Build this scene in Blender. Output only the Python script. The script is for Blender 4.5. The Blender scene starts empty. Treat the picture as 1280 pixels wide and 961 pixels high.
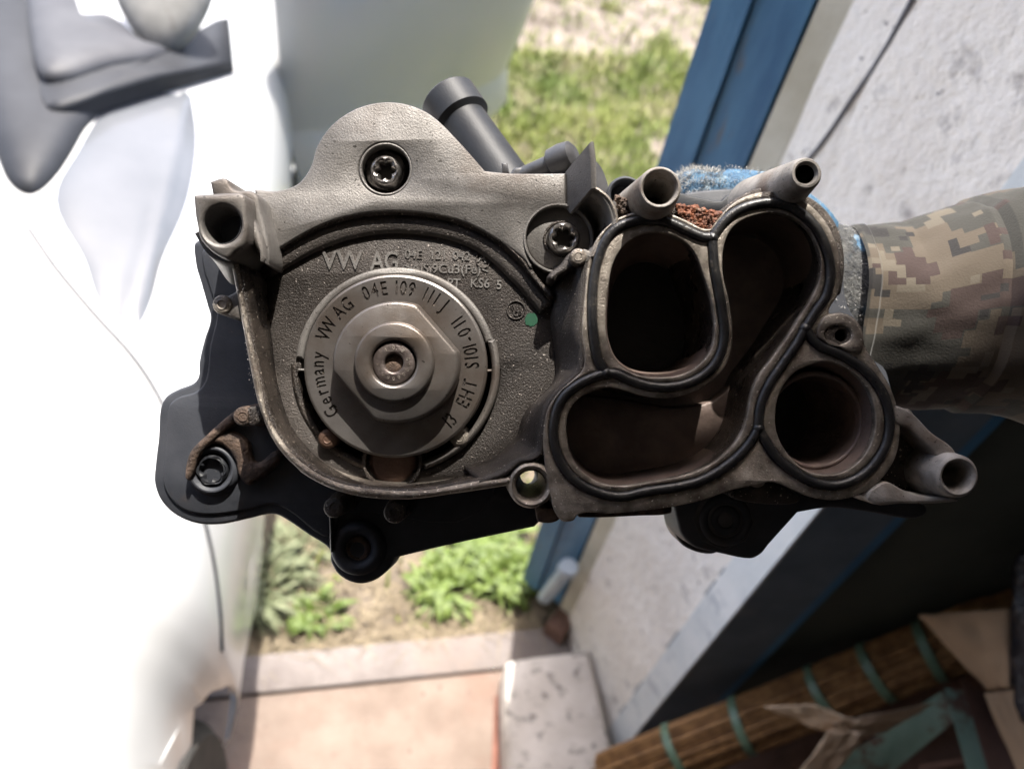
import bpy, bmesh, math, random
from mathutils import Vector, Matrix, noise
from mathutils.geometry import tessellate_polygon
random.seed(7)
SC = bpy.context.scene
COL = SC.collection

# ------------------------------------------------------------------ camera
FPX = 985.0                      # focal length in photo pixels (photo is 1280 wide)
UPC = Vector((185, 850, 985)).normalized()          # world up seen from the camera
FWC = (Vector((0, 0, -1)) + UPC * UPC.z).normalized()
RTC = FWC.cross(UPC)
CAMR = Matrix((RTC, FWC, UPC))                       # camera vector -> world vector
CAMP = Vector((0, 0, 1.45))
DIST = 0.262                                         # lens to the machined face of the pump
cam = bpy.data.cameras.new('camera')
cam.sensor_width = 36.0
cam.lens = 36.0 * FPX / 1280.0
cam.clip_start = 0.01
cam.clip_end = 200
cam.dof.use_dof = True
cam.dof.focus_distance = DIST + 0.006
cam.dof.aperture_fstop = 9.5
camo = bpy.data.objects.new('camera', cam)
COL.objects.link(camo)
camo.matrix_world = Matrix.Translation(CAMP) @ CAMR.to_4x4()
SC.camera = camo

# ------------------------------------------------------------------ light
SUNC = Vector((0.19, 0.94, 0.52)).normalized()       # towards the sun, camera axes
SUNW = (CAMR @ SUNC).normalized()
w = bpy.data.worlds.new('World')
SC.world = w
w.use_nodes = True
nt = w.node_tree
sky = nt.nodes.new('ShaderNodeTexSky')
sky.sky_type = 'NISHITA'
sky.sun_disc = False
sky.dust_density = 4.0
sky.ozone_density = 0.2
sky.air_density = 0.8
sky.sun_elevation = math.asin(SUNW.z)
sky.sun_rotation = math.atan2(SUNW.x, SUNW.y)
bg = nt.nodes['Background']
nt.links.new(sky.outputs[0], bg.inputs[0])
bg.inputs[1].default_value = 0.15
sl = bpy.data.lights.new('sun', 'SUN')
sl.energy = 2.8
sl.angle = math.radians(0.5)
sl.color = (1.0, 0.95, 0.87)
so = bpy.data.objects.new('sun', sl)
COL.objects.link(so)
so.rotation_euler = SUNW.to_track_quat('Z', 'Y').to_euler()
SC.view_settings.view_transform = 'Standard'
SC.view_settings.look = 'None'
SC.view_settings.gamma = 1
SC.view_settings.exposure = 1.92

# ------------------------------------------------------------------ helpers
def pt(px, py, h=0.0):
    """pump axes (x right, y up, z towards the lens), metres"""
    k = (DIST - h) / FPX
    return Vector(((px - 640) * k, (480 - py) * k, h))

def ray(px, py):
    return CAMR @ Vector(((px - 640) / FPX, (480 - py) / FPX, -1))

def at(px, py, z):
    d = ray(px, py)
    return CAMP + d * ((z - CAMP.z) / d.z)

def onplane(px, py, p0, n):
    d = ray(px, py)
    return CAMP + d * ((p0 - CAMP).dot(n) / d.dot(n))

def link(name, me, m, parent=None, sharp=35, smooth=True):
    o = bpy.data.objects.new(name, me)
    COL.objects.link(o)
    if m is not None:
        me.materials.clear()
        me.materials.append(m)
    if smooth:
        me.polygons.foreach_set('use_smooth', [True] * len(me.polygons))
        me.set_sharp_from_angle(angle=math.radians(sharp))
    if parent is not None:
        o.parent = parent
    return o

def mesh(name, vs, fs, m, parent=None, sharp=35, smooth=True, weld=False):
    me = bpy.data.meshes.new(name)
    me.from_pydata([tuple(v) for v in vs], [], fs)
    bm = bmesh.new(); bm.from_mesh(me)
    if weld:
        bmesh.ops.remove_doubles(bm, verts=bm.verts, dist=1e-6)
    bmesh.ops.recalc_face_normals(bm, faces=bm.faces)
    bm.to_mesh(me); bm.free()
    me.update()
    return link(name, me, m, parent, sharp, smooth)

def tag(o, label=None, cat=None, group=None, kind=None):
    if label: o['label'] = label
    if cat: o['category'] = cat
    if group: o['group'] = group
    if kind: o['kind'] = kind
    return o

def empty(name, loc=(0, 0, 0)):
    o = bpy.data.objects.new(name, None)
    o.location = loc
    o.empty_display_size = 0.02
    COL.objects.link(o)
    return o

def smooth(points, closed=True, sub=5):
    """cubic through the points; a point with a third item is a corner"""
    P = [Vector(p[:2]) for p in points]
    C = [len(p) > 2 for p in points]
    n = len(P)
    out = []
    def dr(i, seg):
        if C[i]: return seg.normalized()
        a = P[(i - 1) % n] if closed or i > 0 else P[i]
        b = P[(i + 1) % n] if closed or i < n - 1 else P[i]
        d = b - a
        return d.normalized() if d.length > 1e-9 else seg.normalized()
    for i in range(n if closed else n - 1):
        a, b = P[i], P[(i + 1) % n]
        seg = b - a
        L = seg.length
        if L < 1e-9: continue
        m0, m1 = dr(i, seg) * L, dr((i + 1) % n, seg) * L
        k = sub if not (C[i] and C[(i + 1) % n]) else 1
        for j in range(k):
            t = j / k
            out.append(a * (2*t**3 - 3*t**2 + 1) + m0 * (t**3 - 2*t**2 + t) + b * (-2*t**3 + 3*t**2) + m1 * (t**3 - t**2))
    if not closed: out.append(P[-1])
    return out

def circ(cx, cy, r, n=48, ry=None):
    ry = ry or r
    return [Vector((cx + r * math.cos(2*math.pi*i/n), cy + ry * math.sin(2*math.pi*i/n))) for i in range(n)]

def area(L):
    return 0.5 * sum(L[i].x * L[(i+1) % len(L)].y - L[(i+1) % len(L)].x * L[i].y for i in range(len(L)))

def offs(L, d):
    """shift a closed loop to its left by d"""
    n = len(L); out = []
    for i in range(n):
        a, b, c = L[i-1], L[i], L[(i+1) % n]
        e1, e2 = (b - a), (c - b)
        if e1.length < 1e-12: e1 = e2
        if e2.length < 1e-12: e2 = e1
        n1 = Vector((-e1.y, e1.x)).normalized(); n2 = Vector((-e2.y, e2.x)).normalized()
        m = n1 + n2
        if m.length < 1e-6: m = n1
        m.normalize()
        out.append(b + m * d / max(0.45, m.dot(n1)))
    return out

def prism_mesh(loops, z1, z0, bev=0.0, draft=0.0, bottom=True):
    """loops[0] outside, the others holes; Vectors in metres; chamfered top edge, drafted sides"""
    LL = []
    for i, L in enumerate(loops):
        L = [Vector((p.x, p.y)) for p in L]
        a = area(L)
        if (i == 0 and a < 0) or (i > 0 and a > 0): L.reverse()
        LL.append(L)
    rings = []                       # (z, inward shift)
    if bev > 0: rings = [(z1, bev), (z1 - bev * 0.35, bev * 0.35), (z1 - bev, 0)]
    else: rings = [(z1, 0)]
    rings.append((z0, -draft))
    vs, fs, idx = [], [], []
    for (z, s) in rings:
        row = []
        for L in LL:
            M = offs(L, s) if s else L
            row.append(list(range(len(vs), len(vs) + len(M))))
            vs += [(p.x, p.y, z) for p in M]
        idx.append(row)
    for r in range(len(rings) - 1):
        for li in range(len(LL)):
            A, B = idx[r][li], idx[r+1][li]
            n = len(A)
            for i in range(n):
                j = (i + 1) % n
                fs.append((A[i], B[i], B[j], A[j]))
    for r, flip in ((0, False),) + (((len(rings) - 1, True),) if bottom else ()):
        flat = [k for lo in idx[r] for k in lo]
        tri = tessellate_polygon([[Vector(vs[k]) for k in lo] for lo in idx[r]])
        for t in tri:
            f = [flat[k] for k in t]
            fs.append(tuple(f))
    return vs, fs

def plate(name, outline, h1, h0, m, parent, holes=(), bev=0.0005, draft=0.0, bottom=True, sharp=35):
    """outline and holes in photo pixels as seen at the height h1"""
    loops = [[pt(p[0], p[1], h1).xy for p in outline]] + [[pt(p[0], p[1], h1).xy for p in ho] for ho in holes]
    vs, fs = prism_mesh(loops, h1, h0, bev, draft, bottom)
    return mesh(name, vs, fs, m, parent, sharp)

def ribbon(path, wd):
    """open path -> closed outline of a strip (pixels); wd number or list"""
    n = len(path); A, B = [], []
    for i, p in enumerate(path):
        t = (path[min(n-1, i+1)] - path[max(0, i-1)])
        t.normalize(); nn = Vector((-t.y, t.x))
        ww = (wd if not callable(wd) else wd(i / (n - 1))) / 2
        A.append(p + nn * ww); B.append(p - nn * ww)
    return A + B[::-1]

def tube(name, pts, r, m, parent=None, seg=12, cap=True, weldto=None):
    vs, fs = tube_geo(pts, r, seg, cap)
    return mesh(name, vs, fs, m, parent, 50)

def tube_geo(pts, r, seg=12, cap=True, closed=False, base=0, sq=1.0):
    pts = [Vector(p) for p in pts]
    n = len(pts); vs, fs = [], []
    prev = None
    for i, p in enumerate(pts):
        if closed: t = pts[(i+1) % n] - pts[i-1]
        else: t = pts[min(n-1, i+1)] - pts[max(0, i-1)]
        t.normalize()
        if prev is None:
            a = Vector((0, 0, 1)) if abs(t.z) < 0.9 else Vector((1, 0, 0))
            u = (a - t * a.dot(t)).normalized()
        else:
            u = (prev - t * prev.dot(t)).normalized()
        prev = u
        v = t.cross(u)
        rr = r(i / max(1, n-1)) if callable(r) else (r[i] if isinstance(r, (list, tuple)) else r)
        for k in range(seg):
            a = 2 * math.pi * k / seg
            vs.append(p + u * math.cos(a) * rr * sq + v * math.sin(a) * rr)
    for i in range(n if closed else n - 1):
        for k in range(seg):
            a = base + i * seg + k; b = base + i * seg + (k+1) % seg
            c = base + ((i+1) % n) * seg + (k+1) % seg; d = base + ((i+1) % n) * seg + k
            fs.append((a, b, c, d))
    if cap and not closed:
        fs.append(tuple(base + k for k in range(seg)))
        fs.append(tuple(base + (n-1) * seg + k for k in range(seg)))
    return vs, fs

def lathe(name, prof, origin, axis, m, parent=None, seg=40, sharp=35):
    """prof: (radius, distance along the axis)"""
    ax = Vector(axis).normalized()
    a = Vector((0, 0, 1)) if abs(ax.z) < 0.9 else Vector((1, 0, 0))
    u = (a - ax * a.dot(ax)).normalized(); v = ax.cross(u)
    vs, fs = [], []
    for (r, d) in prof:
        for k in range(seg):
            t = 2*math.pi*k/seg
            vs.append(Vector(origin) + ax * d + (u * math.cos(t) + v * math.sin(t)) * r)
    for i in range(len(prof) - 1):
        for k in range(seg):
            fs.append((i*seg + k, i*seg + (k+1) % seg, (i+1)*seg + (k+1) % seg, (i+1)*seg + k))
    return mesh(name, vs, fs, m, parent, sharp)

def prism3(name, pts, thick, m, parent=None, bev=0.0):
    """polygon of world points given a thickness vector"""
    pts = [Vector(p) for p in pts]; n = len(pts); th = Vector(thick)
    c = sum(pts, Vector()) / n
    if bev:
        nn = th.normalized()
        vs = []
        ring0 = [p + (c - p).normalized() * bev for p in pts]
        vs = ring0 + [p + nn * bev for p in pts] + [p + th - nn * bev for p in pts] + [p + th + (c - p).normalized() * bev for p in pts]
        rows = 4
    else:
        vs = pts + [p + th for p in pts]; rows = 2
    fs = []
    for r in range(rows - 1):
        for i in range(n):
            j = (i+1) % n
            fs.append((r*n + i, r*n + j, (r+1)*n + j, (r+1)*n + i))
    tri = tessellate_polygon([vs[:n]])
    fs += [tuple(t) for t in tri] + [tuple(k + (rows-1)*n for k in t) for t in tri]
    return mesh(name, vs, fs, m, parent, 40)

def text_mesh(s, size, extrude, xs=0.85):
    cu = bpy.data.curves.new('letters', 'FONT')
    cu.body = s; cu.size = size; cu.extrude = extrude; cu.offset = size * 0.012; cu.resolution_u = 3
    cu.align_x = 'CENTER'; cu.align_y = 'CENTER'
    o = bpy.data.objects.new('letters', cu)
    COL.objects.link(o)
    dg = bpy.context.evaluated_depsgraph_get()
    me = bpy.data.meshes.new_from_object(o.evaluated_get(dg))
    bpy.data.objects.remove(o); bpy.data.curves.remove(cu)
    me.transform(Matrix.Diagonal((xs, 1, 1, 1)))
    return me

def join_meshes(items):
    """items: (mesh, matrix) -> one bmesh"""
    bm = bmesh.new()
    for me, mx in items:
        me.transform(mx); bm.from_mesh(me)
    return bm

# ------------------------------------------------------------------ materials
def mat(name, c1, c2=None, rough=0.5, metal=0.0, scale=20.0, bump=0.0, bscale=None, detail=6.0, ramp=(0.35, 0.65),
        c3=None, s3=None, r3=(0.6, 0.7), coat=0.0, rvar=0.0, spec=0.5, stretch=None, bdist=0.001, sheen=0.0, sub=0.0, specks=None):
    m = bpy.data.materials.new(name)
    m.use_nodes = True
    t = m.node_tree; N = t.nodes; L = t.links
    b = N['Principled BSDF']
    b.inputs['Roughness'].default_value = rough
    b.inputs['Metallic'].default_value = metal
    b.inputs['Specular IOR Level'].default_value = spec
    b.inputs['Coat Weight'].default_value = coat
    b.inputs['Coat Roughness'].default_value = 0.08
    if sheen: b.inputs['Sheen Weight'].default_value = sheen
    if sub: b.inputs['Subsurface Weight'].default_value = sub
    tc = N.new('ShaderNodeTexCoord')
    src = tc.outputs['Object']
    if stretch:
        mp = N.new('ShaderNodeMapping'); mp.inputs['Scale'].default_value = stretch
        L.new(src, mp.inputs[0]); src = mp.outputs[0]
    def nz(sc, de=detail, ro=0.6):
        n = N.new('ShaderNodeTexNoise'); n.inputs['Scale'].default_value = sc
        n.inputs['Detail'].default_value = de; n.inputs['Roughness'].default_value = ro
        L.new(src, n.inputs['Vector']); return n.outputs['Fac']
    def rmp(fac, lo, hi, a, bb):
        r = N.new('ShaderNodeValToRGB')
        r.color_ramp.elements[0].position = lo; r.color_ramp.elements[0].color = (*a, 1)
        r.color_ramp.elements[1].position = hi; r.color_ramp.elements[1].color = (*bb, 1)
        L.new(fac, r.inputs[0]); return r.outputs[0]
    if c2 is None: c2 = c1
    fac = nz(scale)
    col = rmp(fac, ramp[0], ramp[1], c1, c2)
    if c3 is not None:
        mx = N.new('ShaderNodeMix'); mx.data_type = 'RGBA'
        f3 = rmp(nz(s3 or scale * 0.4), r3[0], r3[1], (0, 0, 0), (1, 1, 1))
        L.new(f3, mx.inputs['Factor']); L.new(col, mx.inputs['A']); mx.inputs['B'].default_value = (*c3, 1)
        col = mx.outputs['Result']
    if specks:
        mx = N.new('ShaderNodeMix'); mx.data_type = 'RGBA'
        f4 = rmp(nz(specks[0], 2, 0.5), specks[1], specks[1] + 0.04, (0, 0, 0), (1, 1, 1))
        L.new(f4, mx.inputs['Factor']); L.new(col, mx.inputs['A']); mx.inputs['B'].default_value = (*specks[2], 1)
        col = mx.outputs['Result']
    L.new(col, b.inputs['Base Color'])
    if rvar:
        mr = N.new('ShaderNodeMapRange')
        mr.inputs['To Min'].default_value = max(0.03, rough - rvar); mr.inputs['To Max'].default_value = min(1, rough + rvar)
        L.new(nz(scale * 1.7), mr.inputs[0]); L.new(mr.outputs[0], b.inputs['Roughness'])
    if bump:
        bp = N.new('ShaderNodeBump'); bp.inputs['Strength'].default_value = bump; bp.inputs['Distance'].default_value = bdist
        L.new(nz(bscale or scale * 4, 5, 0.65), bp.inputs['Height']); L.new(bp.outputs[0], b.inputs['Normal'])
    return m

M = {}
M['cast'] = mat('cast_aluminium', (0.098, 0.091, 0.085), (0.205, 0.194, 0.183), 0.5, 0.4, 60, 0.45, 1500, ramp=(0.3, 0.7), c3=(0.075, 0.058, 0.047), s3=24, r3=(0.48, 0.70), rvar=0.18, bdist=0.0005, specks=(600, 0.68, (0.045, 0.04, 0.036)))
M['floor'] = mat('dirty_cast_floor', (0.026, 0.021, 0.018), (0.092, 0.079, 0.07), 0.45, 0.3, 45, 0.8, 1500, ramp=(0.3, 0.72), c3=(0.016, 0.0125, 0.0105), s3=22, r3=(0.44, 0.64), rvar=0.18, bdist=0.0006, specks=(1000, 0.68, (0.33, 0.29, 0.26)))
M['machined'] = mat('machined_aluminium', (0.14, 0.12, 0.10), (0.36, 0.32, 0.275), 0.4, 0.45, 150, 0.6, 1300, c3=(0.06, 0.042, 0.032), s3=55, r3=(0.50, 0.68), rvar=0.18, bdist=0.0005, specks=(1000, 0.66, (0.6, 0.55, 0.48)))
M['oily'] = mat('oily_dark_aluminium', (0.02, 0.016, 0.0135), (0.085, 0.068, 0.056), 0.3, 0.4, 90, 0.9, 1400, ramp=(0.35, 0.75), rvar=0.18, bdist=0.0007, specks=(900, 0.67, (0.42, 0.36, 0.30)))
M['hub'] = mat('turned_steel', (0.15, 0.138, 0.13), (0.22, 0.205, 0.194), 0.34, 0.7, 60, 0.3, 2400, c3=(0.10, 0.072, 0.052), s3=24, r3=(0.46, 0.72), rvar=0.1, bdist=0.0003, specks=(700, 0.71, (0.06, 0.05, 0.045)))
M['bolt'] = mat('bolt_steel', (0.10, 0.09, 0.085), (0.38, 0.36, 0.34), 0.32, 0.9, 300, 0.4, 900, rvar=0.15, bdist=0.0004)
M['shaft'] = mat('dark_shaft_steel', (0.05, 0.038, 0.034), (0.14, 0.115, 0.105), 0.4, 0.6, 200, 0.6, 900, bdist=0.0004)
M['plasticdark'] = mat('matt_black_plastic', (0.014, 0.015, 0.018), (0.024, 0.026, 0.03), 0.5, 0.0, 60, 0.3, 1200, bdist=0.0003, spec=0.3)
M['tube'] = mat('pale_cast_tube', (0.17, 0.155, 0.14), (0.33, 0.305, 0.28), 0.5, 0.25, 110, 0.5, 1300, c3=(0.12, 0.075, 0.05), s3=45, r3=(0.52, 0.7), rvar=0.15, bdist=0.0005, specks=(800, 0.68, (0.07, 0.06, 0.05)))
M['darkhole'] = mat('sooty_hole', (0.008, 0.007, 0.007), (0.02, 0.017, 0.015), 0.5, 0.2, 80, 0.3)  # hole bottoms and gaps: their shade is put into the near-black colour
M['bore'] = mat('coolant_stained_bore', (0.10, 0.072, 0.062), (0.22, 0.165, 0.14), 0.42, 0.1, 45, 0.5, 600, rvar=0.15, bdist=0.0005)
M['gasket'] = mat('black_rubber', (0.012, 0.012, 0.013), (0.024, 0.023, 0.023), 0.33, 0.0, 200, 0.6, 700, c3=(0.09, 0.075, 0.06), s3=400, r3=(0.60, 0.74), rvar=0.15, bdist=0.0004)
M['plastic'] = mat('black_plastic', (0.035, 0.038, 0.046), (0.055, 0.058, 0.067), 0.55, 0.0, 60, 0.3, 1200, c3=(0.08, 0.058, 0.045), s3=45, r3=(0.62, 0.85), rvar=0.1, bdist=0.0003, spec=0.35, specks=(700, 0.74, (0.12, 0.11, 0.10)))
M['plasticgrey'] = mat('worn_grey_plastic', (0.03, 0.03, 0.033), (0.075, 0.075, 0.08), 0.38, 0.0, 80, 0.2, 900, bdist=0.0003)
M['dirtbrown'] = mat('caked_brown_dirt', (0.03, 0.02, 0.015), (0.13, 0.085, 0.06), 0.7, 0.1, 200, 0.9, 900, bdist=0.0008)
M['rust'] = mat('rust_crust', (0.06, 0.022, 0.012), (0.26, 0.085, 0.035), 0.55, 0.1, 260, 0.9, 1400, c3=(0.30, 0.22, 0.15), s3=190, r3=(0.58, 0.68), bdist=0.0006)
M['green'] = mat('green_paint_dot', (0.003, 0.045, 0.02), (0.006, 0.065, 0.03), 0.6, 0, 400)
M['lug'] = mat('brown_oil_film', (0.07, 0.04, 0.03), (0.17, 0.105, 0.075), 0.4, 0.4, 70, 0.5, 900, bdist=0.0005)
M['blueglove'] = mat('blue_latex_coating', (0.028, 0.085, 0.16), (0.065, 0.16, 0.26), 0.6, 0, 160, 1.0, 420, c3=(0.20, 0.26, 0.30), s3=230, r3=(0.54, 0.66), bdist=0.0014)
M['knit'] = mat('grey_knit', (0.03, 0.032, 0.036), (0.11, 0.11, 0.105), 0.9, 0, 260, 1.0, 500, c3=(0.025, 0.055, 0.085), s3=70, r3=(0.5, 0.7), bdist=0.002)
M['lint'] = mat('pale_lint', (0.30, 0.30, 0.29), (0.48, 0.47, 0.45), 0.9)
M['stone'] = mat('yard_stones', (0.14, 0.12, 0.10), (0.3, 0.27, 0.23), 0.9, 0, 40)
M['skin'] = mat('skin', (0.5, 0.3, 0.22), (0.55, 0.34, 0.25), 0.5, 0, 60, sub=0.1)
M['white'] = mat('white_car_paint', (0.455, 0.465, 0.47), (0.48, 0.49, 0.495), 0.3, 0, 3, coat=0.4)
M['cartrim'] = mat('dark_grey_trim', (0.022, 0.024, 0.029), (0.035, 0.038, 0.045), 0.55, 0, 8, 0.2, 300, spec=0.25)
M['trimlight'] = mat('grey_trim', (0.05, 0.052, 0.06), (0.08, 0.083, 0.093), 0.55, 0, 8, spec=0.25)
M['mirror'] = mat('dusty_mirror_shell', (0.20, 0.20, 0.185), (0.30, 0.295, 0.275), 0.5, 0, 25, c3=(0.15, 0.135, 0.11), s3=60, r3=(0.6, 0.72))
M['tyre'] = mat('tyre_rubber', (0.03, 0.03, 0.03), (0.06, 0.055, 0.05), 0.85, 0, 30, 0.5, 150)
M['rim'] = mat('grey_rim', (0.3, 0.3, 0.3), (0.4, 0.4, 0.4), 0.4, 0.6, 10)
M['glass'] = mat('pale_glass_lens', (0.10, 0.108, 0.122), (0.125, 0.133, 0.148), 0.25, 0, 6)  # colour stands for a pale reflection on the car, not a part
M['darkglass'] = mat('dark_windscreen', (0.05, 0.06, 0.07), (0.06, 0.07, 0.08), 0.08, 0, 6)
M['wall'] = mat('flaking_whitewash', (0.84, 0.79, 0.73), (0.93, 0.90, 0.85), 0.85, 0, 6, 0.9, 60, c3=(0.46, 0.43, 0.41), s3=24, r3=(0.60, 0.71), bdist=0.006, specks=(85, 0.69, (0.30, 0.28, 0.27)))
M['wallmark'] = mat('grey_crack', (0.12, 0.12, 0.13), (0.2, 0.2, 0.22), 0.9)
M['wallblue'] = mat('pale_blue_paint', (0.62, 0.67, 0.69), (0.80, 0.82, 0.82), 0.7, 0, 9, 0.4, 60, c3=(0.45, 0.49, 0.53), s3=25, r3=(0.58, 0.72), bdist=0.003)  # post's left face: bounce light painted in as a paler blue
M['blue'] = mat('blue_gate_paint', (0.035, 0.125, 0.26), (0.075, 0.21, 0.37), 0.5, 0, 12, 0.4, 80, c3=(0.12, 0.13, 0.14), s3=14, r3=(0.60, 0.72), bdist=0.002, stretch=(3, 3, 0.6))
M['cream'] = mat('cream_paint', (0.50, 0.47, 0.37), (0.66, 0.64, 0.55), 0.7, 0, 10, 0.4, 60, bdist=0.003)
M['darkblue'] = mat('dark_blue_frame_paint', (0.075, 0.105, 0.145), (0.12, 0.155, 0.20), 0.6, 0, 12, 0.3, 60, c3=(0.16, 0.18, 0.20), s3=9, r3=(0.56, 0.75), bdist=0.002)
M['darkgreen'] = mat('dark_door_sheet', (0.035, 0.042, 0.038), (0.06, 0.07, 0.062), 0.7, 0, 5, 0.3, 40, bdist=0.002)  # dark because it stands inside: that shade is put into the colour
M['concrete'] = mat('warm_concrete', (0.155, 0.117, 0.094), (0.225, 0.177, 0.147), 0.9, 0, 9, 0.8, 90, c3=(0.21, 0.12, 0.09), s3=2.6, r3=(0.52, 0.74), bdist=0.003, specks=(60, 0.68, (0.12, 0.09, 0.075)))
M['kerb'] = mat('grey_kerb_concrete', (0.16, 0.138, 0.13), (0.225, 0.20, 0.19), 0.9, 0, 12, 0.8, 90, c3=(0.20, 0.14, 0.105), s3=3, r3=(0.5, 0.7), bdist=0.003)
M['plinth'] = mat('speckled_whitewashed_block', (0.50, 0.46, 0.42), (0.64, 0.60, 0.56), 0.85, 0, 14, 0.6, 80, c3=(0.17, 0.15, 0.14), s3=48, r3=(0.55, 0.68), bdist=0.003)
M['redbrick'] = mat('red_floor_edge', (0.16, 0.07, 0.05), (0.24, 0.11, 0.08), 0.9, 0, 20)
M['soil'] = mat('sandy_soil', (0.125, 0.102, 0.082), (0.26, 0.222, 0.187), 0.95, 0, 7, 0.8, 60, c3=(0.08, 0.064, 0.05), s3=16, r3=(0.52, 0.7), bdist=0.01)
M['grassA'] = mat('grass_blades', (0.12, 0.17, 0.03), (0.26, 0.29, 0.075), 0.6, 0, 3.0, detail=4, c3=(0.32, 0.29, 0.16), s3=7, r3=(0.52, 0.68))
M['straw'] = mat('dry_straw', (0.16, 0.125, 0.08), (0.32, 0.265, 0.18), 0.8, 0, 20)
M['weed'] = mat('weed_leaf', (0.05, 0.085, 0.012), (0.13, 0.185, 0.035), 0.6, 0, 60)
M['weed2'] = mat('greyish_weed_leaf', (0.08, 0.10, 0.045), (0.19, 0.21, 0.12), 0.7, 0, 60)
M['reed'] = mat('reed_stalks', (0.13, 0.06, 0.02), (0.30, 0.16, 0.06), 0.6, 0, 60, 0.3, 120)
M['tape'] = mat('green_tape', (0.09, 0.15, 0.095), (0.13, 0.20, 0.13), 0.45, 0, 30)
M['card'] = mat('brown_cardboard', (0.34, 0.22, 0.13), (0.42, 0.28, 0.17), 0.8, 0, 12, 0.4, 60, bdist=0.002)
M['paper'] = mat('crumpled_paper', (0.52, 0.38, 0.25), (0.62, 0.46, 0.32), 0.8, 0, 14, 0.5, 40, bdist=0.004)
M['crate'] = mat('mint_green_paint', (0.17, 0.27, 0.20), (0.25, 0.34, 0.27), 0.7, 0, 14, 0.5, 80, c3=(0.14, 0.085, 0.06), s3=18, r3=(0.56, 0.62), bdist=0.003)
M['brownwood'] = mat('brown_timber', (0.12, 0.065, 0.045), (0.2, 0.11, 0.08), 0.75, 0, 14, 0.4, 60, bdist=0.003)
M['bag'] = mat('black_plastic_bag', (0.012, 0.012, 0.016), (0.03, 0.03, 0.04), 0.22, 0, 6, 0.8, 22, bdist=0.02)
M['dark'] = mat('shed_lining', (0.16, 0.15, 0.14), (0.22, 0.21, 0.2), 0.9, 0, 4)
M['galv'] = mat('pale_blue_pipe', (0.30, 0.38, 0.46), (0.46, 0.53, 0.60), 0.5, 0, 14)

# camouflage for the sleeve: pixel blocks snapped on the cloth's own coordinates
def camo():
    m = bpy.data.materials.new('pixel_camouflage_cloth'); m.use_nodes = True
    t = m.node_tree; N = t.nodes; L = t.links; b = N['Principled BSDF']
    b.inputs['Roughness'].default_value = 0.9
    b.inputs['Sheen Weight'].default_value = 0.15
    uv = N.new('ShaderNodeUVMap')
    def cells(step, off):
        a = N.new('ShaderNodeVectorMath'); a.operation = 'ADD'; a.inputs[1].default_value = (off, off * 0.7, 0)
        L.new(uv.outputs[0], a.inputs[0])
        s = N.new('ShaderNodeVectorMath'); s.operation = 'SNAP'; s.inputs[1].default_value = (step, step, 1)
        L.new(a.outputs[0], s.inputs[0]); return s.outputs[0]
    def fac(step, off, sc, lo):
        n = N.new('ShaderNodeTexNoise'); n.noise_dimensions = '2D'; n.inputs['Scale'].default_value = sc
        n.inputs['Detail'].default_value = 3.0; n.inputs['Roughness'].default_value = 0.65
        L.new(cells(step, off), n.inputs['Vector'])
        g = N.new('ShaderNodeMath'); g.operation = 'GREATER_THAN'; g.inputs[1].default_value = lo
        L.new(n.outputs['Fac'], g.inputs[0]); return g.outputs[0]
    col = None
    base = (0.080, 0.062, 0.043)
    prev = None
    for (step, off, sc, lo, c) in ((0.0034, 3.1, 30, 0.485, (0.034, 0.032, 0.026)), (0.0034, 9.7, 32, 0.555, (0.038, 0.022, 0.018)), (0.0030, 5.3, 50, 0.62, (0.105, 0.088, 0.064)), (0.0030, 1.9, 48, 0.645, (0.016, 0.014, 0.013))):
        mx = N.new('ShaderNodeMix'); mx.data_type = 'RGBA'
        L.new(fac(step, off, sc, lo), mx.inputs['Factor'])
        if prev is None: mx.inputs['A'].default_value = (*base, 1)
        else: L.new(prev, mx.inputs['A'])
        mx.inputs['B'].default_value = (*c, 1); prev = mx.outputs['Result']
    L.new(prev, b.inputs['Base Color'])
    wv = N.new('ShaderNodeTexNoise'); wv.inputs['Scale'].default_value = 1300
    tc = N.new('ShaderNodeTexCoord'); mp = N.new('ShaderNodeMapping'); mp.inputs['Scale'].default_value = (1, 1, 1)
    L.new(tc.outputs['Object'], mp.inputs[0]); L.new(mp.outputs[0], wv.inputs['Vector'])
    bp = N.new('ShaderNodeBump'); bp.inputs['Strength'].default_value = 0.35; bp.inputs['Distance'].default_value = 0.0004
    L.new(wv.outputs['Fac'], bp.inputs['Height']); L.new(bp.outputs[0], b.inputs['Normal'])
    return m
M['camo'] = camo()

# =================================================================== SETTING
def V2(x, y, z=0): return Vector((x, y, z))
F0 = at(648, 738, 0); F1 = at(692, 772, 0); W0 = at(706, 786, 0); W1 = at(767, 952, 0)
KL = at(280, 822, 0); KR = at(700, 783, 0)
e1 = (KR - KL).normalized()                 # along the kerb, to the right
e2 = Vector((-e1.y, e1.x, 0))               # out into the yard
wd = (W0 - W1).normalized()                 # along the wall, outwards
wn = Vector((-wd.y, wd.x, 0))               # the wall's visible side (to the left)

def slab(name, pts, z1, z0, m, kind='structure', bev=0.0, sub=None, parent=None):
    vs, fs = prism_mesh([[Vector((p[0], p[1])) for p in pts]], z1, z0, bev)
    o = mesh(name, vs, fs, m, parent, 35)
    if kind and parent is None: o['kind'] = kind
    return o

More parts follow.
